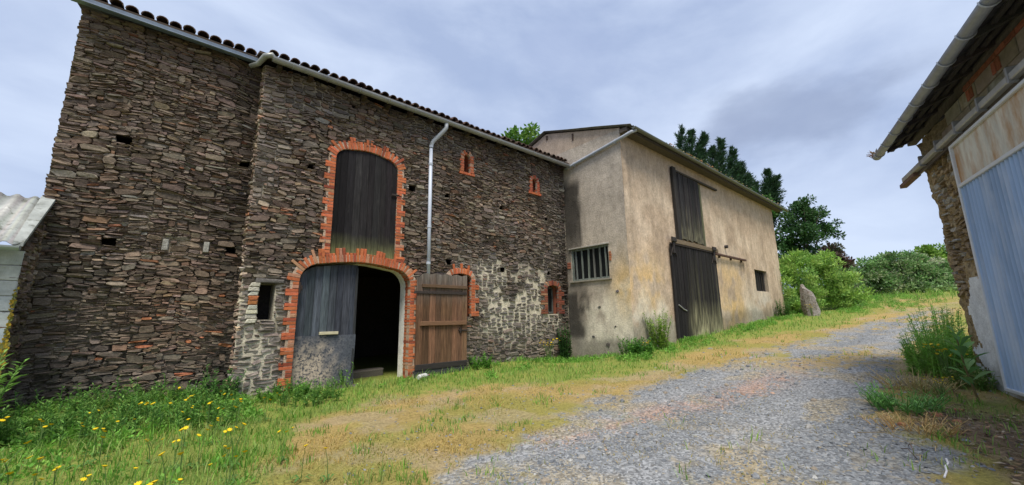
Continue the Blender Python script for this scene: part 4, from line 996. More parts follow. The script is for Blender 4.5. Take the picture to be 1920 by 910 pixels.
# ================================================================== block lean-to at the far left
lt = thing('lean_to', (-3.2, 8.8, -1.3), 'low grey block lean-to with a corrugated roof at the left edge', 'lean-to')
F8 = Fr((0, 8.4, 0), (1, 0, 0), (0, 0, 1), (0, -1, 0))
mb = MB(F8); mb.box(-6, -1.44, -1.5, 1.0, -.85, -.015, (.30, .30, .29)); cw_ = mb.build('wall', M['limewash'], lt)
for r_ in range(12):
    for k in range(5):
        b_ = -1.43-k*.42-(.21 if r_ % 2 else 0); a = b_-.41
        if k == 0 and r_ % 2:
            mb = MB(F8); mb.box(-1.635, -1.43, -1.45+r_*.205, -1.45+r_*.205+.196, -.1, .0, vary((.40, .42, .42), .1), .006, .004); mb.build('block', M['block'], cw_)
        mb = MB(F8); mb.box(a, b_, -1.45+r_*.205, -1.45+r_*.205+.196, -.1, .0, vary((.40, .42, .42), .12), .006, .004); mb.build('block', M['block'], cw_)
FE = Fr((-1.44, 0, 0), (0, 1, 0), (0, 0, 1), (1, 0, 0))
ew = MB(FE); ew.add([FE(8.4, -1.5, 0), FE(9.25, -1.5, 0), FE(9.25, 1.85, 0), FE(8.4, 1.1, 0)], [(0, 1, 2, 3)], (.07, .06, .05)); ew = ew.build('end_wall', M['mortar'], lt)
stone_wall(FE, 8.42, 9.25, -1.4, 1.12, [], ew, 33, None, None, orange=.02, n_ind=40)
stone_wall(FE, 8.75, 9.25, 1.13, 1.45, [], ew, 34, None, None, orange=0, n_ind=0)
ms_ = MB(F8)
for k in range(260):
    v = random.uniform(-1.3, .5); u = -1.43+random.gauss(0, .012); s = random.uniform(.01, .03)*(1.4 if v < -.2 else .8)
    ms_.add([F8(u+s*math.cos(t)*random.uniform(.5, 1), v+s*math.sin(t), random.uniform(0, .02)) for t in (0, 1.3, 2.6, 3.9, 5.2)], [(0, 1, 2, 3, 4)], vary((.42, .30, .03) if random.random() < .6 else (.2, .2, .06), .2))
ms_.build('yellow_lichen', M['leaf'], lt, kind='stuff')
sheet(-6, -1.44, [(8.16, 1.07), (8.7, 1.50), (9.24, 1.93)], .177, .025, .012, lambda x_, y_: vary((.34, .345, .33), .15), 'roof', M['fibre'], lt)
mb = MB(); mb.add([(-1.50, 8.16, 1.10), (-1.41, 8.16, 1.08), (-1.37, 9.24, 1.95), (-1.52, 9.24, 1.97), (-1.50, 8.16, 1.03), (-1.41, 8.16, 1.03), (-1.37, 9.24, 1.90), (-1.52, 9.24, 1.90)], [(0, 1, 2, 3), (7, 6, 5, 4), (1, 5, 6, 2), (0, 4, 5, 1), (2, 6, 7, 3)], (.33, .35, .33)); mb.build('verge_cap', M['fibre'], lt)
mb = MB(); mb.gutter((-6, 8.1, 1.02), (-1.42, 8.1, 1.02), .06, (.38, .42, .43), (0, -1, 0)); mb.build('gutter', M['zinc'], lt)

# ================================================================== trees and shrubs
def leaves(cent, spread, n, size, cols, seed, aspect=.5, up=.3, axis=None, droop=0):
    """n small leaf blades gathered round clump centres; returns vertices, quads, colours"""
    g_ = np.random.default_rng(seed); cent = np.asarray(cent, float); spread = np.asarray(spread, float)
    wts = spread**2; k = g_.choice(len(cent), n, p=wts/wts.sum())
    d = g_.normal(size=(n, 3)); d /= np.linalg.norm(d, axis=1)[:, None]
    rr = g_.random(n)**.45; d[:, 2] *= .8
    P = cent[k]+d*(spread[k]*rr)[:, None]
    a = d*.9+g_.normal(size=(n, 3))*.55; a[:, 2] += up
    if axis is not None: a = a*.45+np.asarray(axis)[k]*1.0
    a[:, 2] -= droop
    a /= np.linalg.norm(a, axis=1)[:, None]
    b = np.cross(a, g_.normal(size=(n, 3))); b /= np.linalg.norm(b, axis=1)[:, None]
    s = size*g_.uniform(.6, 1.4, n)[:, None]
    V = np.stack([P, P+a*s*.5+b*s*aspect*.5, P+a*s, P+a*s*.5-b*s*aspect*.5], 1).reshape(-1, 3)
    F = np.arange(4*n).reshape(n, 4)
    cols = np.asarray(cols, float); clump = g_.choice(len(cols), len(cent)); own = g_.choice(len(cols), n)
    c = cols[clump[k]]*.6+cols[own]*.4
    c = c*g_.uniform(.72, 1.28, (n, 1))*g_.uniform(.93, 1.07, (n, 3))
    return V, F, np.repeat(c, 4, 0)
def clumps(ells, n, seed, rmin=.25, rmax=.6, shell=.55):
    g_ = np.random.default_rng(seed); C_ = []; S_ = []
    vol = np.array([e[3]*e[4]*e[5] for e in ells]); pick_ = g_.choice(len(ells), n, p=vol/vol.sum())
    for k in pick_:
        e = ells[k]; d = g_.normal(size=3); d /= np.linalg.norm(d); r = shell+(1-shell)*g_.random()
        if g_.random() < .25: r = g_.random()
        C_.append([e[0]+d[0]*e[3]*r, e[1]+d[1]*e[4]*r, e[2]+d[2]*e[5]*r]); S_.append(g_.uniform(rmin, rmax))
    return np.array(C_), np.array(S_)
def trunk_limbs(base, top, r, targets, seed, col, n_l=9):
    g_ = np.random.default_rng(seed); mb = MB(); base = np.array(base, float); top = np.array(top, float)
    pts = [base+(top-base)*t+np.array([*(g_.normal(size=2)*.06*np.linalg.norm(top-base)*t*(1-t)), 0]) for t in np.linspace(0, 1, 6)]
    mb.tube(pts, [r*(1-.75*t) for t in np.linspace(0, 1, 6)], col, 8)
    for k in g_.choice(len(targets), min(n_l, len(targets)), replace=False):
        t = g_.uniform(.3, .9); s0 = base+(top-base)*t; e = targets[k]; m_ = (s0+e)/2+np.array([0, 0, -.1*np.linalg.norm(e-s0)])
        mb.tube([s0, m_, e], [r*.45*(1-.5*t), r*.25, r*.06], col, 5)
    return mb
def tree(name, label, cat, base, ells, n_cl, n_lv, size, cols, seed, group=None, rmin=.3, rmax=.7, r=.2, aspect=.5, shell=.55, up=.2, top=None, droop=0):
    t = thing(name, base, label, cat, group)
    C_, S_ = clumps(ells, n_cl, seed, rmin, rmax, shell)
    V, F, c = leaves(C_, S_, n_lv, size, cols, seed+1, aspect, up, droop=droop); np_obj('crown', V, F, c, M['leaf'], t)
    tp_ = top or (float(np.mean([e[0] for e in ells])), float(np.mean([e[1] for e in ells])), float(np.mean([e[2] for e in ells])))
    trunk_limbs(base, tp_, r, C_, seed, vary((.10, .085, .065)), 10 if r > .1 else 14).build('trunk', M['bark'], t, smooth=True)
    return t
G1 = [(.11, .25, .03), (.15, .30, .04), (.07, .17, .025), (.18, .31, .06)]
tree('broadleaf_tree', 'bright green tree top showing above the long barn roof', 'tree', (19.3, 20.3, -.4),
     [(18.4, 20.2, 11.6, 2.2, 1.8, 1.5), (19.6, 20, 12.9, 1.4, 1.3, 1.5), (21.3, 20, 12.4, 1.5, 1.3, 1.3), (20.2, 20.4, 10.2, 2.8, 2.2, 1.9)], 70, 9000, .26, G1, 40, rmin=.35, rmax=.7, r=.28, aspect=.65)
# dark conifers behind the plastered barn: rising plumes combed by the wind
def conifer(label, base, plumes, seed, n_per, cols, size=.30):
    t = thing('conifer', base, label, 'tree', 'dark conifers behind the plastered barn'); g_ = np.random.default_rng(seed)
    C_, S_, A_ = [], [], []
    tb = MB()
    for (x0_, y0_, z0_, x1_, y1_, z1_, r_) in plumes:
        a = np.array([x0_, y0_, z0_]); b = np.array([x1_, y1_, z1_]); ax = (b-a)/np.linalg.norm(b-a)
        tb.tube([a, (a+b)/2, b], [.10, .06, .01], (.07, .05, .04), 5)
        for q in range(120):
            tt = g_.random()**1.1; off = g_.normal(size=3); off -= ax*(off@ax); off /= np.linalg.norm(off)
            d = ax*g_.uniform(.4, 1.1)+off*g_.uniform(.5, 1.0)+np.array([.12, -.12, .1]); d /= np.linalg.norm(d); ln = (2.0*r_*(1-tt)**1.0)*g_.uniform(.25, 1.4)+.22
            s0 = a+(b-a)*tt
            for w_ in np.linspace(.12, 1, 6):
                C_.append(s0+d*ln*w_+np.array([0, 0, .12*ln*w_*w_])); S_.append(.05+.11*(1-w_)); A_.append(d)
    V, F, c = leaves(C_, S_, n_per, size, cols, seed+1, .16, .0, np.array(A_)); np_obj('crown', V, F, c, M['leaf'], t)
    bx = np.array(base); tb.tube([bx, bx+np.array([0, 0, 6]), np.mean([p_[:3] for p_ in plumes], 0)], [.3, .22, .12], (.09, .07, .055), 8); tb.build('trunk', M['bark'], t)
D1 = [(.026, .068, .032), (.036, .085, .036), (.018, .05, .027), (.046, .098, .04)]
conifer('tallest dark conifer, leftmost of those rising behind the sheet roof', (33.6, 15.2, .7), [(33.5, 15.4, 9.0, 33.7, 14.9, 16.5, 1.25), (33.6, 15.2, 9.5, 34.5, 14.4, 16.2, 1.1), (33.8, 15.0, 9.2, 35.4, 13.6, 16.0, 1.05), (33.3, 15.6, 9, 33.0, 16.1, 14.4, 1.2), (34, 15, 8.5, 35.6, 13.8, 14.6, 1.4), (34.4, 14.7, 8.5, 35.0, 14.1, 14.9, 1.4)], 50, 34000, D1)
conifer('dark conifer with two forked spires, middle one behind the sheet roof', (36.6, 13.2, .9), [(36.2, 13.4, 8.5, 36.6, 12.7, 15.5, .95), (36.6, 13.0, 8.5, 37.5, 12.1, 14.6, 1.0), (36.5, 13.2, 8, 38.0, 11.8, 13.2, 1.1), (36.2, 13.5, 8, 35.9, 13.3, 14.6, 1.2), (37, 12.8, 7.5, 38.3, 11.9, 12.6, 1.4), (37.4, 12.4, 7.5, 38.6, 11.5, 12.2, 1.3)], 60, 34000, D1)
conifer('shortest dark conifer, rightmost behind the sheet roof', (39.6, 10.9, 1.1), [(39.5, 10.9, 7.5, 40.0, 10.3, 12.5, .85), (39.6, 10.8, 7.2, 40.6, 9.9, 12.0, .8), (39.3, 11.1, 7, 39.0, 11.3, 11.6, .9)], 70, 20000, [(.024, .06, .026), (.034, .08, .032)])
tree('broadleaf_tree', 'mid green bushy tree between the conifers and the end of the barn roof', 'tree', (38.8, 11.6, 1.0), [(38.5, 11.7, 10.3, 1.3, 1.2, 1.5), (39.3, 11, 8.8, 1.6, 1.4, 1.5), (39.4, 10.6, 7, 1.6, 1.5, 1.6)], 50, 5000, .24, [(.05, .13, .03), (.08, .19, .04), (.035, .10, .025)], 80, rmin=.3, rmax=.6, r=.16)
tree('broadleaf_tree', 'dark spreading tree just past the far end of the plastered barn', 'tree', (40.4, 8.4, 1.1),
     [(39.5, 9.1, 8.2, 1.2, 1.2, 1.3), (40.6, 8.2, 8.4, 1.5, 1.4, 1.2), (41.6, 7.4, 7.6, 1.5, 1.3, 1.1), (42.4, 6.7, 6.8, .9, .8, .7), (40.2, 8.8, 6.3, 2.0, 1.8, 1.5), (39.4, 9.8, 4.6, 1.5, 1.5, 1.6), (40.6, 8.4, 4.6, 1.5, 1.3, 1.2)], 130, 13000, .23, [(.028, .085, .025), (.045, .12, .03), (.018, .055, .02), (.06, .14, .035)], 90, rmin=.25, rmax=.6, r=.24)
for k in range(5):
    pass
# leafy bush beside the stone post
BG = [(.24, .43, .08), (.31, .50, .09), (.17, .33, .065), (.36, .52, .13), (.22, .41, .11)]
def bush(name, label, base, ells, n_cl, n_lv, size, cols, seed, group=None, rmin=.2, rmax=.45, aspect=.3, up=.8, cat='bush', r=.045):
    return tree(name, label, cat, base, ells, n_cl, n_lv, size, cols, seed, group, rmin, rmax, r, aspect, .45, up)
bush('leafy_bush', 'tall feathery light green bush behind the stone post at the barn end', (27.2, 5.7, .05),
     [(26.6, 5.9, 1.7, 1.0, 1.0, 1.7), (27.4, 5.2, 2.2, 1.0, .9, 1.3), (26.9, 5.6, 2.9, .7, .7, .75), (28.0, 4.7, 1.4, 1.0, .9, 1.3), (26.1, 6.6, 1.4, .9, .8, 1.6), (26.0, 6.3, .6, 1.0, .8, .8), (28.4, 4.4, .8, .9, .8, .9), (27.6, 5.0, 3.0, .5, .5, .6), (26.3, 6.3, 2.8, .5, .5, .6)], 170, 24000, .17, BG, 110)
bush('red_leaved_bush', 'dark red-purple leaved bush behind the feathery green bush', (34.2, 5.9, .7), [(34.1, 5.8, 3.6, 1.0, .8, 1.0), (34.9, 5.2, 3.3, .7, .6, .8)], 30, 2200, .2, [(.10, .045, .05), (.07, .05, .04), (.06, .10, .04)], 120, aspect=.5)
HG = [(.15, .31, .09), (.21, .38, .13), (.08, .17, .05), (.30, .44, .19), (.46, .48, .32)]
HL = [((41.0, 6.2), 'grey-green hedge shrub at the left end of the row, behind the feathery bush', 2.5), ((42.4, 4.5), 'dense dark hedge shrub with whitish flower heads, second from left in the row', 3.3),
      ((43.8, 2.9), 'broad dark hedge shrub with whitish flower heads in the middle of the row', 3.2), ((45.0, 1.6), 'dark hedge shrub near the right end of the row, beside the shed corner', 2.6), ((46.2, .2), 'hedge shrub at the right end of the row, partly behind the shed', 2.2)]
for k, ((hx, hy), lab, hh) in enumerate(HL):
    zb = ggz(hx, hy)
    bush('hedge_shrub', lab, (hx, hy, zb), [(hx, hy, zb+hh*.42, 1.25, 1.25, hh*.5), (hx+.5, hy-.5, zb+hh*.75, .8, .8, hh*.36), (hx-.6, hy+.5, zb+hh*.6, .8, .8, hh*.38), (hx-.2, hy, zb+.35, 1.3, 1.3, .5)], 110, 12000, .2, HG, 130+7*k, 'hedge shrubs across the end of the yard', rmin=.25, rmax=.5, aspect=.45, up=.3, cat='shrub')
tree('broadleaf_tree', 'small yellow-green tree behind the right end of the hedge', 'tree', (51.6, 2.0, 1.9), [(51.1, 2.3, 4.6, 1.2, 1.1, 1.1), (51.9, 1.5, 5.0, 1.2, 1.0, .9), (52.5, .7, 4.6, 1.2, 1.2, 1.2), (51.8, 1.8, 3.4, 1.6, 1.5, 1.4)], 70, 6500, .25, [(.16, .30, .04), (.22, .36, .06), (.11, .23, .035)], 170, r=.12)
fl = []
sp = thing('stone_post', (24.3, 5.25, -.1), 'weathered standing stone post at the foot of the feathery bush', 'stone post')
mb = MB(); n_ = 9; P = []; lv = [(0, .42), (.35, .42), (.8, .39), (1.1, .36), (1.32, .29), (1.36, .12)]
for h, r_ in lv:
    for k in range(n_):
        t = 2*math.pi*k/n_; rr = r_*random.uniform(.82, 1.12); P.append((24.3+rr*.62*math.cos(t)-.05*h+.03, 5.25+rr*.85*math.sin(t)+.06*h, -.2+h*1.06+random.uniform(-.05, .05)+(.20*math.sin(t) if h > .9 else 0)))
mb.add(P, [(i*n_+k, i*n_+(k+1) % n_, (i+1)*n_+(k+1) % n_, (i+1)*n_+k) for i in range(len(lv)-1) for k in range(n_)]+[tuple(range((len(lv)-1)*n_, len(lv)*n_))], (.27, .245, .225)); mb.build('stone', M['cob'], sp)

# ================================================================== weeds and small plants
def stem_weed(name, label, base, stems, hmin, hmax, spread, leaf, cols, seed, cat='weed', group=None, lean=.25, per=22, wid=.16, bare=.1):
    """upright stems clothed in narrow leaves"""
    g_ = np.random.default_rng(seed); t = thing(name, base, label, cat, group); V, Cc = [], []; sm = MB(); base = np.array(base, float)
    for k in range(stems):
        a = g_.uniform(0, 2*math.pi); r_ = spread*math.sqrt(g_.random()); b0 = base+np.array([r_*math.cos(a), r_*math.sin(a), 0]); b0[2] = ggz(b0[0], b0[1])-.02
        h = g_.uniform(hmin, hmax); ln = np.array([math.cos(a), math.sin(a), 0])*lean*h*r_/max(spread, .01)+g_.normal(size=3)*.04*h
        tip = b0+ln+np.array([0, 0, h]); sm.tube([b0, (b0+tip)/2-ln*.15, tip], [.007, .005, .003], vary(cols[0], .2), 4, False)
        for j in range(per):
            tt = bare+(1-bare)*(j+g_.random())/per; p0 = b0+(tip-b0)*tt-ln*.15*4*tt*(1-tt); az = g_.uniform(0, 2*math.pi)
            L_ = leaf*(1-.45*tt)*g_.uniform(.7, 1.25); d = np.array([math.cos(az), math.sin(az), g_.uniform(.35, 1.1)]); d /= np.linalg.norm(d)
            sd_b = np.array([-math.sin(az), math.cos(az), 0])*L_*wid*.5; m_ = p0+d*L_*.5; e = p0+d*L_+np.array([0, 0, -.18*L_])
            V += [p0, m_+sd_b, e, m_-sd_b]; c0 = np.array(cols[g_.integers(len(cols))])*g_.uniform(.75, 1.25); Cc += [c0]*4
    np_obj('leaves', np.array(V), np.arange(len(V)).reshape(-1, 4), np.array(Cc), M['leaf'], t); sm.build('stems', M['leaf'], t, kind='stuff')
    return t
WG = [(.29, .56, .09), (.36, .62, .12), (.22, .45, .08), (.40, .62, .17)]
stem_weed('tall_weed', 'dense clump of tall narrow-leaved green weeds standing by the shed wall, left part', (10.0, .52, -1.06), 95, .45, .78, .34, .12, WG, 201, per=38, wid=.22, lean=.15)
stem_weed('tall_weed', 'tallest narrow-leaved weed stems against the shed corner', (11.2, .50, -.98), 40, .75, 1.15, .28, .14, WG, 202, per=40, wid=.2, lean=.12)
stem_weed('tall_weed', 'narrow-leaved weeds filling the gap between the clump and the shed wall', (10.5, .33, -1.02), 60, .45, .75, .30, .12, WG, 203, per=36, wid=.22, lean=.12)
stem_weed('tall_weed', 'feathery pale green weed at the left edge in front of the block lean-to', (-1.55, 7.6, -1.35), 22, .75, 1.05, .3, .22, [(.16, .32, .06), (.20, .37, .08), (.13, .27, .05)], 204, per=30, wid=.2)
stem_weed('tall_weed', 'low dark weeds in the corner where the two stone barns meet', (1.0, 8.85, -1.3), 20, .25, .6, .2, .14, [(.07, .17, .04), (.10, .23, .05)], 205, per=18, wid=.35)
stem_weed('tall_weed', 'yellow-green leafy shrub at the front corner of the plastered barn', (11.3, 6.3, -.97), 30, .7, 1.15, .22, .15, [(.20, .33, .05), (.26, .38, .07), (.14, .26, .04)], 206, per=30, wid=.42, cat='shrub')
stem_weed('tall_weed', 'low dark leafy weed mound against the gable foot of the plastered barn', (10.05, 6.25, -1.1), 50, .25, .5, .42, .14, [(.06, .18, .03), (.09, .24, .04), (.12, .28, .04)], 207, per=22, wid=.5)
stem_weed('tall_weed', 'dark ivy-like weed climbing the inner corner of the two barns', (9.95, 8.75, -1.36), 26, .5, 1.25, .16, .13, [(.04, .11, .025), (.06, .15, .03)], 208, per=22, wid=.55, lean=.1)
stem_weed('tall_weed', 'bright green leafy weed at the foot of the open brown door leaf', (6.5, 8.7, -1.35), 26, .15, .38, .25, .12, [(.10, .27, .04), (.15, .34, .05)], 209, per=18, wid=.5)
stem_weed('tall_weed', 'single small weed growing in the dark doorway', (3.15, 8.95, -1.38), 5, .3, .5, .1, .12, [(.12, .24, .05), (.16, .28, .07)], 210, per=14, wid=.4)
stem_weed('tall_weed', 'leafy green weed along the foot of the brick jamb, left of the doorway', (1.95, 8.6, -1.36), 44, .12, .36, .45, .10, [(.09, .23, .035), (.14, .31, .045)], 211, per=18, wid=.5)
stem_weed('tall_weed', 'short weeds and ivy at the far end of the plastered barn wall', (23.6, 6.4, -.2), 20, .4, 1.0, .35, .18, [(.05, .14, .03), (.09, .2, .04)], 212, per=20, wid=.5)
wl = [(2.2, 7.9), (.9, 8.3), (.3, 8.6), (-.3, 8.7), (-.8, 8.4), (.1, 7.6), (-.5, 7.4), (-1.0, 7.9), (.6, 7.3)]
for k, (wx, wy) in enumerate(wl):
    lab = ['lush weed tuft before the brick jamb of the doorway', 'weed tuft near the proud corner of the trimmed barn', 'weed tuft in the middle of the blank wall foot', 'dark weed tuft left of the middle of the blank wall foot', 'weed tuft beside the lean-to corner foot', 'green weed tuft a step out from the blank wall', 'broad weed tuft in the rough grass toward the lean-to', 'weed tuft between the lean-to and the blank wall', 'weed tuft out from the corner of the two stone barns'][k]
    stem_weed('tall_weed', lab, (wx, wy, ggz(wx, wy)), 40, .12, .42, .5, .12, [(.08, .20, .04), (.13, .28, .05), (.19, .34, .08)], 230+k, per=18, wid=.26)
stem_weed('tall_weed', 'low dark green grassy weed tuft at the gravel edge in front of the tall weeds', (7.35, .78, -1.22), 60, .12, .32, .30, .14, [(.15, .36, .08), (.21, .44, .10), (.12, .28, .07)], 250, per=14, wid=.14, lean=.8)
stem_weed('tall_weed', 'straw-coloured dry grass tuft leaning over at the foot of the tall weeds', (8.9, .75, -1.14), 50, .1, .28, .4, .16, [(.58, .46, .2), (.64, .52, .28), (.5, .42, .16)], 251, per=10, wid=.07, lean=1.0)
stem_weed('tall_weed', 'golden dry grass tuft nearest the camera on the shed side of the gravel', (6.45, .62, -1.29), 50, .06, .18, .35, .13, [(.6, .4, .17), (.62, .46, .22), (.48, .4, .15)], 252, per=10, wid=.07, lean=1.0)
stem_weed('tall_weed', 'mixed green weeds at the foot of the white render beside the broad-leaved plant', (9.3, .1, -1.14), 60, .12, .34, .3, .13, [(.13, .27, .05), (.2, .32, .08), (.28, .3, .1)], 253, per=14, wid=.2, lean=.6)
# broad-leaved plant by the steel door
bp_ = thing('broad_leaved_plant', (8.25, .1, -1.18), 'broad-leaved plant on one reddish stem in front of the blue steel door', 'plant')
sm = MB(); sb = np.array([8.25, .12, -1.2]); stp = np.array([8.12, .2, -.30]); sm.tube([sb, (sb+stp)/2+np.array([.02, .02, 0]), stp], [.014, .011, .006], (.22, .16, .07), 6); sm.build('stem', M['leaf'], bp_)
for k in range(17):
    tt = .22+.78*k/16; p0 = sb+(stp-sb)*tt; az = k*2.4+.4; L_ = (.30 if tt < .85 else .17)*random.uniform(.8, 1.1); el = .5+.5*tt
    d = np.array([math.cos(az)*math.cos(el), math.sin(az)*math.cos(el), math.sin(el)]); s_ = np.array([-math.sin(az), math.cos(az), 0]); nrm = np.cross(d, s_)
    P = []
    for q, wq in ((0, .02), (.3, .5), (.6, 1), (.85, .75), (1, .05)):
        c_ = p0+d*L_*q-np.array([0, 0, .22*L_*q*q]); P += [c_-s_*wq*L_*.19+nrm*(.02*wq), c_-nrm*.0, c_+s_*wq*L_*.19+nrm*(.02*wq)]
    mb = MB(); mb.add(P, [(3*i+j, 3*i+j+1, 3*i+j+4, 3*i+j+3) for i in range(4) for j in (0, 1)], vary(random.choice([(.17, .33, .09), (.22, .38, .12), (.13, .27, .08)]), .15)); mb.build('leaf', M['leaf'], bp_)
# wildflowers
def flower_proto(name, label, cat, group, heads, h, spread, hr, seed, leaf=True):
    g_ = random.Random(seed); t = thing(name, (0, 0, 0), label, cat, group); sm = MB()
    for k in range(heads):
        a = g_.uniform(0, 6.28); r_ = spread*g_.uniform(.2, 1); hh = h*g_.uniform(.75, 1.1); tip = (r_*math.cos(a), r_*math.sin(a), hh)
        sm.tube([(0, 0, -.02), (tip[0]*.35, tip[1]*.35, hh*.6), tip], [.004, .003, .002], (.13, .22, .06), 4, False)
        fm = MB(); n_ = 9; s = hr*g_.uniform(.8, 1.15); tl = (g_.uniform(-.4, .4), g_.uniform(-.5, .2)); P = [(tip[0], tip[1], tip[2]+.006)]
        for j in range(n_*2):
            t_ = math.pi*j/n_; rr = s if j % 2 == 0 else s*.62; x_, y_ = rr*math.cos(t_), rr*math.sin(t_)
            P.append((tip[0]+x_, tip[1]+y_, tip[2]+x_*tl[0]+y_*tl[1]+.004))
        P.append((tip[0], tip[1], tip[2]-.012))
        fm.add(P, [(0, 1+j, 1+(j+1) % (2*n_)) for j in range(2*n_)]+[(2*n_+1, 1+(j+1) % (2*n_), 1+j) for j in range(2*n_)], (.82, .60, .02)); fm.build('flower_head', M['petal'], t)
    if leaf:
        for k in range(7):
            a = g_.uniform(0, 6.28); L_ = h*.35; d = (math.cos(a), math.sin(a)); sm.add([(0, 0, .01), (d[0]*L_*.5-d[1]*L_*.1, d[1]*L_*.5+d[0]*L_*.1, .05), (d[0]*L_, d[1]*L_, .03), (d[0]*L_*.5+d[1]*L_*.1, d[1]*L_*.5-d[0]*L_*.1, .05)], [(0, 1, 2, 3)], (.1, .22, .05))
    sm.build('stem', M['leaf'], t); return t
def copy_thing(t, loc, rz, s, label=None):
    r_ = t.copy(); C.objects.link(r_); r_.location = loc; r_.rotation_euler = (0, 0, rz); r_.scale = (s, s, s)
    if label: r_['label'] = label
    for ch in t.children:
        c_ = ch.copy(); C.objects.link(c_); c_.parent = r_
    return r_
FLB = 'yellow wildflower in the rough green grass before the blank stone wall'
pr = [flower_proto('yellow_wildflower', ('single-headed', 'two-headed', 'three-headed')[q-1]+' '+FLB, 'wildflower', ('single-headed', 'two-headed', 'three-headed')[q-1]+' yellow wildflowers in the rough grass', q, .34, sp_, .023, 300+q, True) for q, sp_ in ((1, .05), (2, .09), (3, .12))]
fp = []
rr_ = random.Random(5)
while len(fp) < 62:
    fx, fy = rr_.uniform(-1.3, 2.4), rr_.uniform(3.7, 8.6)
    if fx > .75+.14*(fy-3.5)+rr_.uniform(-.3, .8) or (fy > 6.2 and rr_.random() < .6): continue
    if math.atan2(fy, fx) > R(103): continue
    fp.append((fx, fy))
for k, (fx, fy) in enumerate(fp):
    src = pr[k % 3]; loc = (fx, fy, ggz(fx, fy)); s = rr_.uniform(.75, 1.15)
    if k < 3: src.location = loc; src.scale = (s, s, s); src.rotation_euler = (0, 0, rr_.uniform(0, 6))
    else: copy_thing(src, loc, rr_.uniform(0, 6), s)
rg = flower_proto('yellow_flowering_weed', 'bushy weed with many small yellow flower heads by the shed weeds', 'wildflower', None, 22, .55, .30, .022, 340, True); rg.location = (9.3, .38, -1.11)
rg2 = copy_thing(rg, (8.1, .45, -1.2), 2.0, .55, 'low sprawling yellow-flowered weed in front of the broad-leaved plant')
rg3 = copy_thing(rg, (23.6, 5.1, -.12), 1.0, .9, 'yellow-flowered weed at the foot of the standing stone post')
rg4 = copy_thing(rg, (9.0, 8.6, -1.36), 3.0, 1.2, 'yellow-flowered weed by the brick window near the barns inner corner')
rg5 = copy_thing(rg, (10.2, 6.05, -1.08), 4.0, .7, 'yellow-flowered weed among the leaves at the foot of the gable')
# a dry bent stalk leaning out of the weeds
mb = MB(); mb.tube([(11.2, .3, -.98), (11.5, .4, -.49), (12.0, .57, 0), (12.6, .81, .46)], [.006, .005, .004, .003], (.16, .17, .07), 5); tag(mb.build('dry_stalk', M['leaf'], None), 'thin dark dry stalk leaning left out of the weeds by the shed', 'stalk')

# ================================================================== grass, gravel and litter
def cam_area(n, rmin, rmax, a0, a1, g_):
    """scatter points, denser near the viewer's end of the yard"""
    r_ = rmin*(rmax/rmin)**g_.random(n); a = g_.uniform(a0, a1, n); return r_*np.cos(a), r_*np.sin(a), r_
def inside_building(x, y):
    s_ = (x-8.7)*sv[0]+(y+.26)*sv[1]; d_ = -(x-8.7)*sv[1]+(y+.26)*sv[0]
    return ((x > 1.1) & (x < 10.6) & (y > 8.93)) | ((x < 1.2) & (y > 9.2)) | ((x > 10.45) & (x < 25.4) & (y > 6.55)) | ((s_ < 1.4) & (d_ < .06)) | ((x < -1.42) & (y > 8.38))
def blades(x, y, h, w_, lean, col, g_):
    n = len(x); z = gz(x, y)-.01; a = g_.uniform(0, 2*np.pi, n); b = g_.uniform(0, 2*np.pi, n); l = lean*g_.uniform(.3, 1.4, n)*h
    p = np.stack([x, y, z], 1); sd = np.stack([np.cos(a), np.sin(a), 0*a], 1)*(w_/2)[:, None]; dr = np.stack([np.cos(b), np.sin(b), 0*b], 1)
    m = p+dr*(l*.3)[:, None]; m[:, 2] += h*.55; t = p+dr*l[:, None]; t[:, 2] += h*.95
    V = np.stack([p-sd, p+sd, m-sd*.75, m+sd*.75, t], 1).reshape(-1, 3)
    i = (5*np.arange(n))[:, None]
    F = np.concatenate([i+np.array([[0, 1, 3]]), i+np.array([[0, 3, 2]]), i+np.array([[2, 3, 4]])])
    return V, F, np.repeat(col, 5, 0)
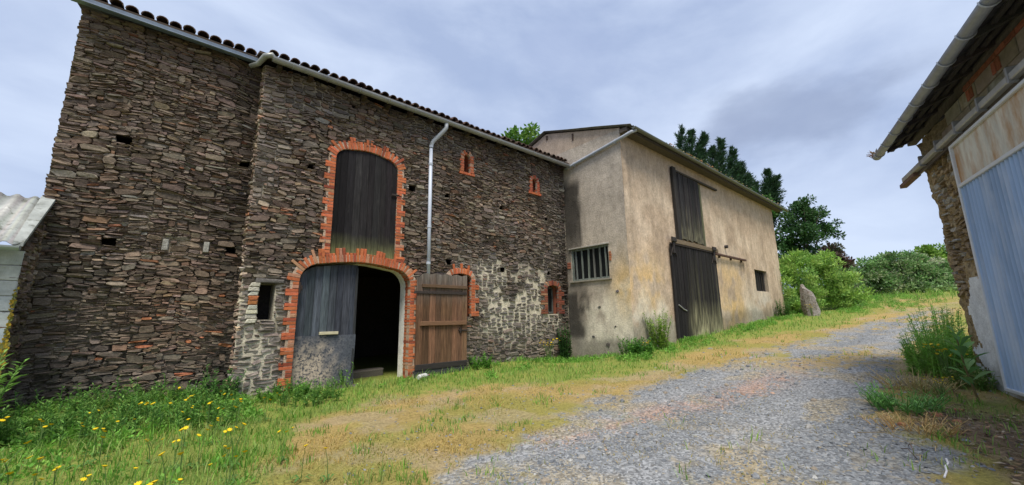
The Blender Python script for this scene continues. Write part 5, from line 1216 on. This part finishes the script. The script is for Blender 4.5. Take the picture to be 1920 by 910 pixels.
def grass(name, n, kind_, seed):
    g_ = np.random.default_rng(seed); x, y, r_ = cam_area(n, 2.4, 46, R(-12), R(112), g_)
    g, gr, lit = zones(x, y); ok = ~inside_building(x, y)
    nn = fbm(x*1.2, y*1.2, 0, 501, 4); n3 = fbm(x*4, y*4, 0, 503, 3)
    tallg = sstep(x, 27, 31)*sstep(y, -2, 1)*.25
    wall_near = np.maximum.reduce([sstep(y, 7.6, 8.9)*(x > -2)*(x < 10.5), sstep(y, 5.4, 6.5)*(x > 10)*(x < 25), sstep(x, 30, 36)])
    leftrough = sstep(-x, -1.6, -.6)*(y > 2)
    if kind_ == 'green':
        ok &= g_.random(n) < np.maximum(gr*(.35+.9*nn)*sstep(n3, .2, .5), .5*(1-g)*sstep(fbm(x*2.7, y*2.7, 0, 507, 3), .62, .70))
        h = tallg*g_.random(n)+(.04+.08*g_.random(n))*(.7+.9*nn)+.13*wall_near*g_.random(n)+.05*leftrough*g_.random(n)*sstep(y, 4.5, 6.5)
        pal = np.array([(.14, .33, .04), (.19, .40, .05), (.10, .25, .03), (.25, .41, .075), (.36, .40, .14)])
        lean = .55; wk = .0055
    elif kind_ == 'dry':
        ok &= g_.random(n) < (1-gr)*(1-g)*np.clip((nn-.36)*4.5+.4*(n3-.5), .06, 1.15)*(1-lit*.6)+.5*gr*sstep(n3, .5, .66)*(1-g)*(.4+.6*(x < 3))
        h = (.012+.05*g_.random(n))*np.clip(.3+2.2*(nn-.3), .4, 1.6)
        pal = np.array([(.52, .37, .12), (.46, .32, .10), (.54, .42, .19), (.35, .28, .09), (.27, .27, .07), (.22, .26, .06)])
        lean = 1.1; wk = .0045
    else:
        ok &= (g_.random(n) < g*sstep(nn, .5, .66)*.5)
        h = .015+.035*g_.random(n); pal = np.array([(.42, .31, .10), (.35, .26, .08), (.24, .25, .06)]); lean = 1.2; wk = .005
    x, y, r_, h = x[ok], y[ok], r_[ok], h[ok]; n = len(x)
    w_ = wk*(1+r_*.16)*g_.uniform(.7, 1.3, n); h = h*(1+np.clip(r_-10, 0, 30)*.012)
    c = pal[g_.integers(len(pal), size=n)]*.6+pal[(nn[ok]*len(pal)*1.6).astype(int) % len(pal)]*.4
    c = c*g_.uniform(.75, 1.25, (n, 1))
    V, F, cc = blades(x, y, h, w_, lean, c, g_); np_obj(name, V, F, cc, M['grass'], kind='stuff')
grass('green_grass', 190000, 'green', 1)
grass('dry_grass', 170000, 'dry', 2)
grass('gravel_grass_tufts', 60000, 'tuft', 3)
# low leafy ground cover thick along the wall feet
def ground_cover(name, spots, n, size, cols, seed):
    g_ = np.random.default_rng(seed); C_, S_ = [], []
    for (xa, xb, ya, yb, k_, h_) in spots:
        for q in range(k_):
            x_, y_ = g_.uniform(xa, xb), ya+(yb-ya)*g_.random()**.7
            if inside_building(np.array([x_]), np.array([y_]))[0] or fbm(np.array([x_*1.6]), np.array([y_*1.6]), 0, 701, 3)[0] < .42: continue
            C_.append([x_, y_, ggz(x_, y_)+h_*.35*g_.random()]); S_.append(h_*g_.uniform(.5, 1.2))
    V, F, c = leaves(C_, S_, n, size, cols, seed+1, .55, .7); V[:, 2] = np.maximum(V[:, 2], gz(V[:, 0], V[:, 1])-.02)
    np_obj(name, V, F, c, M['leaf'], kind='stuff')
ground_cover('ground_cover', [(5.4, 10.3, 7.0, 8.9, 230, .13), (1.2, 5.5, 8.0, 8.8, 60, .08), (10.4, 24.5, 5.4, 6.5, 240, .14), (-1.4, 1.3, 6.6, 9.1, 150, .14), (-1.2, .8, 3.9, 6.6, 90, .10), (25, 40, 1.0, 6.5, 200, .25), (9, 10.4, 5.6, 6.5, 30, .15)], 60000, .045, [(.14, .34, .045), (.19, .42, .06), (.10, .26, .035), (.24, .45, .08)], 702)
# loose stone chips of the track
g_ = np.random.default_rng(9); n = 110000; x, y, r_ = cam_area(n, 2.4, 26, R(-8), R(70), g_)
gg_, gr_, lt_ = zones(x, y); ok = (g_.random(n) < np.maximum(gg_*(.35+.75*fbm(x*1.5, y*1.5, 0, 601, 3)), .035*(1-gr_))) & ~inside_building(x, y)
x, y, r_ = x[ok], y[ok], r_[ok]; n = len(x); trk = np.minimum(np.abs(y-np.interp(x, [3, 6, 10, 16, 24], [2.2, 1.9, 1.75, 1.6, 1.2])), np.abs(y-np.interp(x, [3, 6, 10, 16, 24], [3.35, 3.5, 3.2, 2.9, 2.1]))); comp = np.exp(-(trk/.38)**2)
s = (.005+.013*g_.random(n)**2.4)*(1+r_*.035)*(1-.45*comp)
nrw = g_.random(n) < .02; s[nrw] *= 1.9
base = np.array([(-1, -.6, 0), (1, -.7, 0), (.7, .7, 0), (-.8, .6, 0), (-.55, -.3, 1), (.6, -.35, .9), (.4, .4, 1), (-.45, .35, .85)])
J = base[None]*g_.uniform(.65, 1.25, (n, 8, 3)); J[:, :, 0] *= g_.uniform(.9, 1.6, n)[:, None]; J[:, :, 2] *= g_.uniform(.25, .8, n)[:, None]
a = g_.uniform(0, 6.28, n); ca, sa = np.cos(a)[:, None], np.sin(a)[:, None]; tx = g_.normal(0, .22, n)[:, None]
X2 = J[:, :, 0]*ca-J[:, :, 1]*sa; Y2 = J[:, :, 0]*sa+J[:, :, 1]*ca; Z2 = J[:, :, 2]+X2*tx
V = np.stack([x[:, None]+X2*s[:, None], y[:, None]+Y2*s[:, None], gz(x, y)[:, None]+Z2*s[:, None]], -1).reshape(-1, 3)
F = np.concatenate([(8*np.arange(n))[:, None]+np.array([q]) for q in ((4, 5, 6, 7), (0, 1, 5, 4), (1, 2, 6, 5), (2, 3, 7, 6), (3, 0, 4, 7))])
pal = np.array([(.16, .175, .19), (.19, .203, .213), (.125, .136, .15), (.23, .236, .238), (.25, .215, .155), (.17, .182, .192), (.33, .33, .315)])
c = pal[g_.choice(7, n, p=[.25, .22, .15, .12, .08, .16, .02])]*g_.uniform(.84, 1.2, (n, 1))
rm = np.exp(-((y-np.interp(x, [3, 4, 5.6, 7.4, 9, 12], [3.5, 3.35, 3.1, 2.65, 2.5, 2.3]))/.3)**2)*(x > 3)*(x < 11); k = g_.random(n) < rm*.35; c[k] = np.array([.36, .24, .18])*g_.uniform(.7, 1.2, (k.sum(), 1))
np_obj('gravel', V, F, np.repeat(c, 8, 0), M['rock'], kind='stuff')
rs_ = random.Random(77); mb = MB()
for k in range(130):
    tx = rs_.uniform(2.6, 13); ty = float(np.interp(tx, GLX, GLY))-abs(rs_.gauss(0, .9)) if rs_.random() < .6 else rs_.uniform(1, 4); s = rs_.uniform(.018, .05); z0 = ggz(tx, ty)
    if zones(np.array([tx]), np.array([ty]))[0][0] < .2: continue
    P = []
    for h_, q_ in ((-.3, 1), (.35, .9), (.75, .5)):
        for j in range(7):
            t = 2*math.pi*j/7; P.append((tx+s*1.3*q_*math.cos(t)*rs_.uniform(.75, 1.15), ty+s*q_*math.sin(t)*rs_.uniform(.75, 1.15), z0+s*h_*rs_.uniform(.8, 1.2)))
    mb.add(P, [(i*7+j, i*7+(j+1) % 7, (i+1)*7+(j+1) % 7, (i+1)*7+j) for i in (0, 1) for j in range(7)]+[tuple(range(14, 21))], rs_.choice([(.2, .21, .22), (.3, .29, .27), (.14, .15, .165), (.26, .22, .17)]))
mb.build('loose_stones', M['rock'], None, kind='stuff')
# leaf litter and dry twigs by the shed
g_ = np.random.default_rng(12); n = 2600; x = g_.uniform(4.6, 8.6, n); y = g_.uniform(-.6, 1.0, n)+.1*(x-6); gg_, gr_, lt_ = zones(x, y); ok = (lt_ > .35) & ~inside_building(x, y) & (g_.random(n) < .25+.75*fbm(x*3, y*3, 0, 611, 3)); x, y = x[ok], y[ok]; n = len(x)
a = g_.uniform(0, 6.28, n); s = g_.uniform(.012, .035, n); z = gz(x, y)+.006+.02*g_.random(n)
q = np.stack([np.stack([x+s*np.cos(a+t)*k_, y+s*np.sin(a+t)*k_, z+g_.uniform(-.008, .012, n)], -1) for t, k_ in ((0, 1.3), (1.5, .6), (3.14, 1.2), (4.6, .6))], 1).reshape(-1, 3)
pal = np.array([(.18, .11, .07), (.32, .21, .13), (.11, .07, .05), (.46, .27, .14), (.5, .4, .26)]); np_obj('leaf_litter', q, np.arange(4*n).reshape(-1, 4), np.repeat(pal[g_.integers(5, size=n)]*g_.uniform(.7, 1.3, (n, 1)), 4, 0), M['leaf'], kind='stuff')
tw = MB()
for k in range(70):
    tx, ty = random.uniform(5.2, 9.3), 0; ty = random.uniform(-.1, .75)+(tx-7)*.12; a = random.gauss(.3, .5); L_ = random.uniform(.1, .55); b0 = Vector((tx, ty, ggz(tx, ty)+.01)); 
    if inside_building(np.array([tx]), np.array([ty]))[0]: continue
    d = Vector((math.cos(a), math.sin(a), 0))*L_; tw.tube([b0, b0+d*.5+Vector((0, 0, random.uniform(.01, .07))), b0+d+Vector((0, 0, .005))], .004, vary(random.choice([(.35, .26, .14), (.22, .15, .1), (.45, .36, .2)])), 3, False)
tw.build('dry_twigs', M['leaf'], None, kind='stuff')
for k, (tx, ty, s, lab) in enumerate([(7.25, .48, .07, 'largest orange tile fragment lying in the litter by the shed'), (7.0, .3, .05, 'smaller orange tile fragment beside the largest one'), (6.55, .72, .045, 'flat orange tile fragment at the edge of the gravel'), (7.6, .30, .05, 'orange tile fragment nearest the broad-leaved plant')]):
    mb = MB(); z0 = ggz(tx, ty); mb.fr = Fr((0, 0, z0), (1, 0, 0), (0, 1, 0), (0, 0, 1)); mb.poly([(tx+s*math.cos(t)*random.uniform(.7, 1.2), ty+s*math.sin(t)*random.uniform(.6, 1.1)) for t in [2*math.pi*i/6 for i in range(6)]], -.02, .03, vary((.48, .21, .11)), .008); tag(mb.build('tile_fragment', M['brick'], None), lab, 'tile', 'orange tile fragments by the shed')
mb = MB(); zz = lambda q: q[2]
mb.tube([(5.55, .36, ggz(5.55, .36)+.012), (5.42, .345, ggz(5.42, .345)+.012), (5.33, .36, ggz(5.33, .36)+.012), (5.2, .35, ggz(5.2, .35)+.012), (5.05, .36, ggz(5.05, .36)+.01)], .008, (.7, .69, .7), 5); tag(mb.build('string', M['white'], None), 'short crinkled white strip lying on the gravel in the near right corner', 'string')
# bits by the doorway
bt = thing('plastic_bottle', (4.78, 8.62, -1.36), 'dirty white plastic bottle lying at the foot of the brick jamb', 'bottle')
mb = MB(); mb.tube([(4.66, 8.56, -1.30), (4.70, 8.58, -1.295), (4.90, 8.66, -1.29), (4.95, 8.68, -1.29), (4.99, 8.695, -1.29)], [.05, .058, .058, .03, .02], (.55, .56, .54), 10); mb.build('body', M['white'], bt)
mb = MB(); mb.tube([(4.985, 8.69, -1.29), (5.03, 8.71, -1.29)], .022, (.25, .1, .08), 8); mb.build('cap', M['white'], bt)
mb = MB(); mb.box(3.6, 4.45, -1.45, -1.2, -10.3, -10.0, (.13, .115, .095), .03, .03); tag(mb.build('stone_trough', M['rock'], None), 'rough grey trough standing inside the dark doorway', 'trough')
mb = MB(); mb.box(2.9, 3.4, -1.42, -1.33, -8.98, -8.85, (.10, .09, .08), .02, .02); tag(mb.build('threshold_beam', M['woodh'], None), 'old dark timber lying at the foot of the closed door leaf', 'timber')
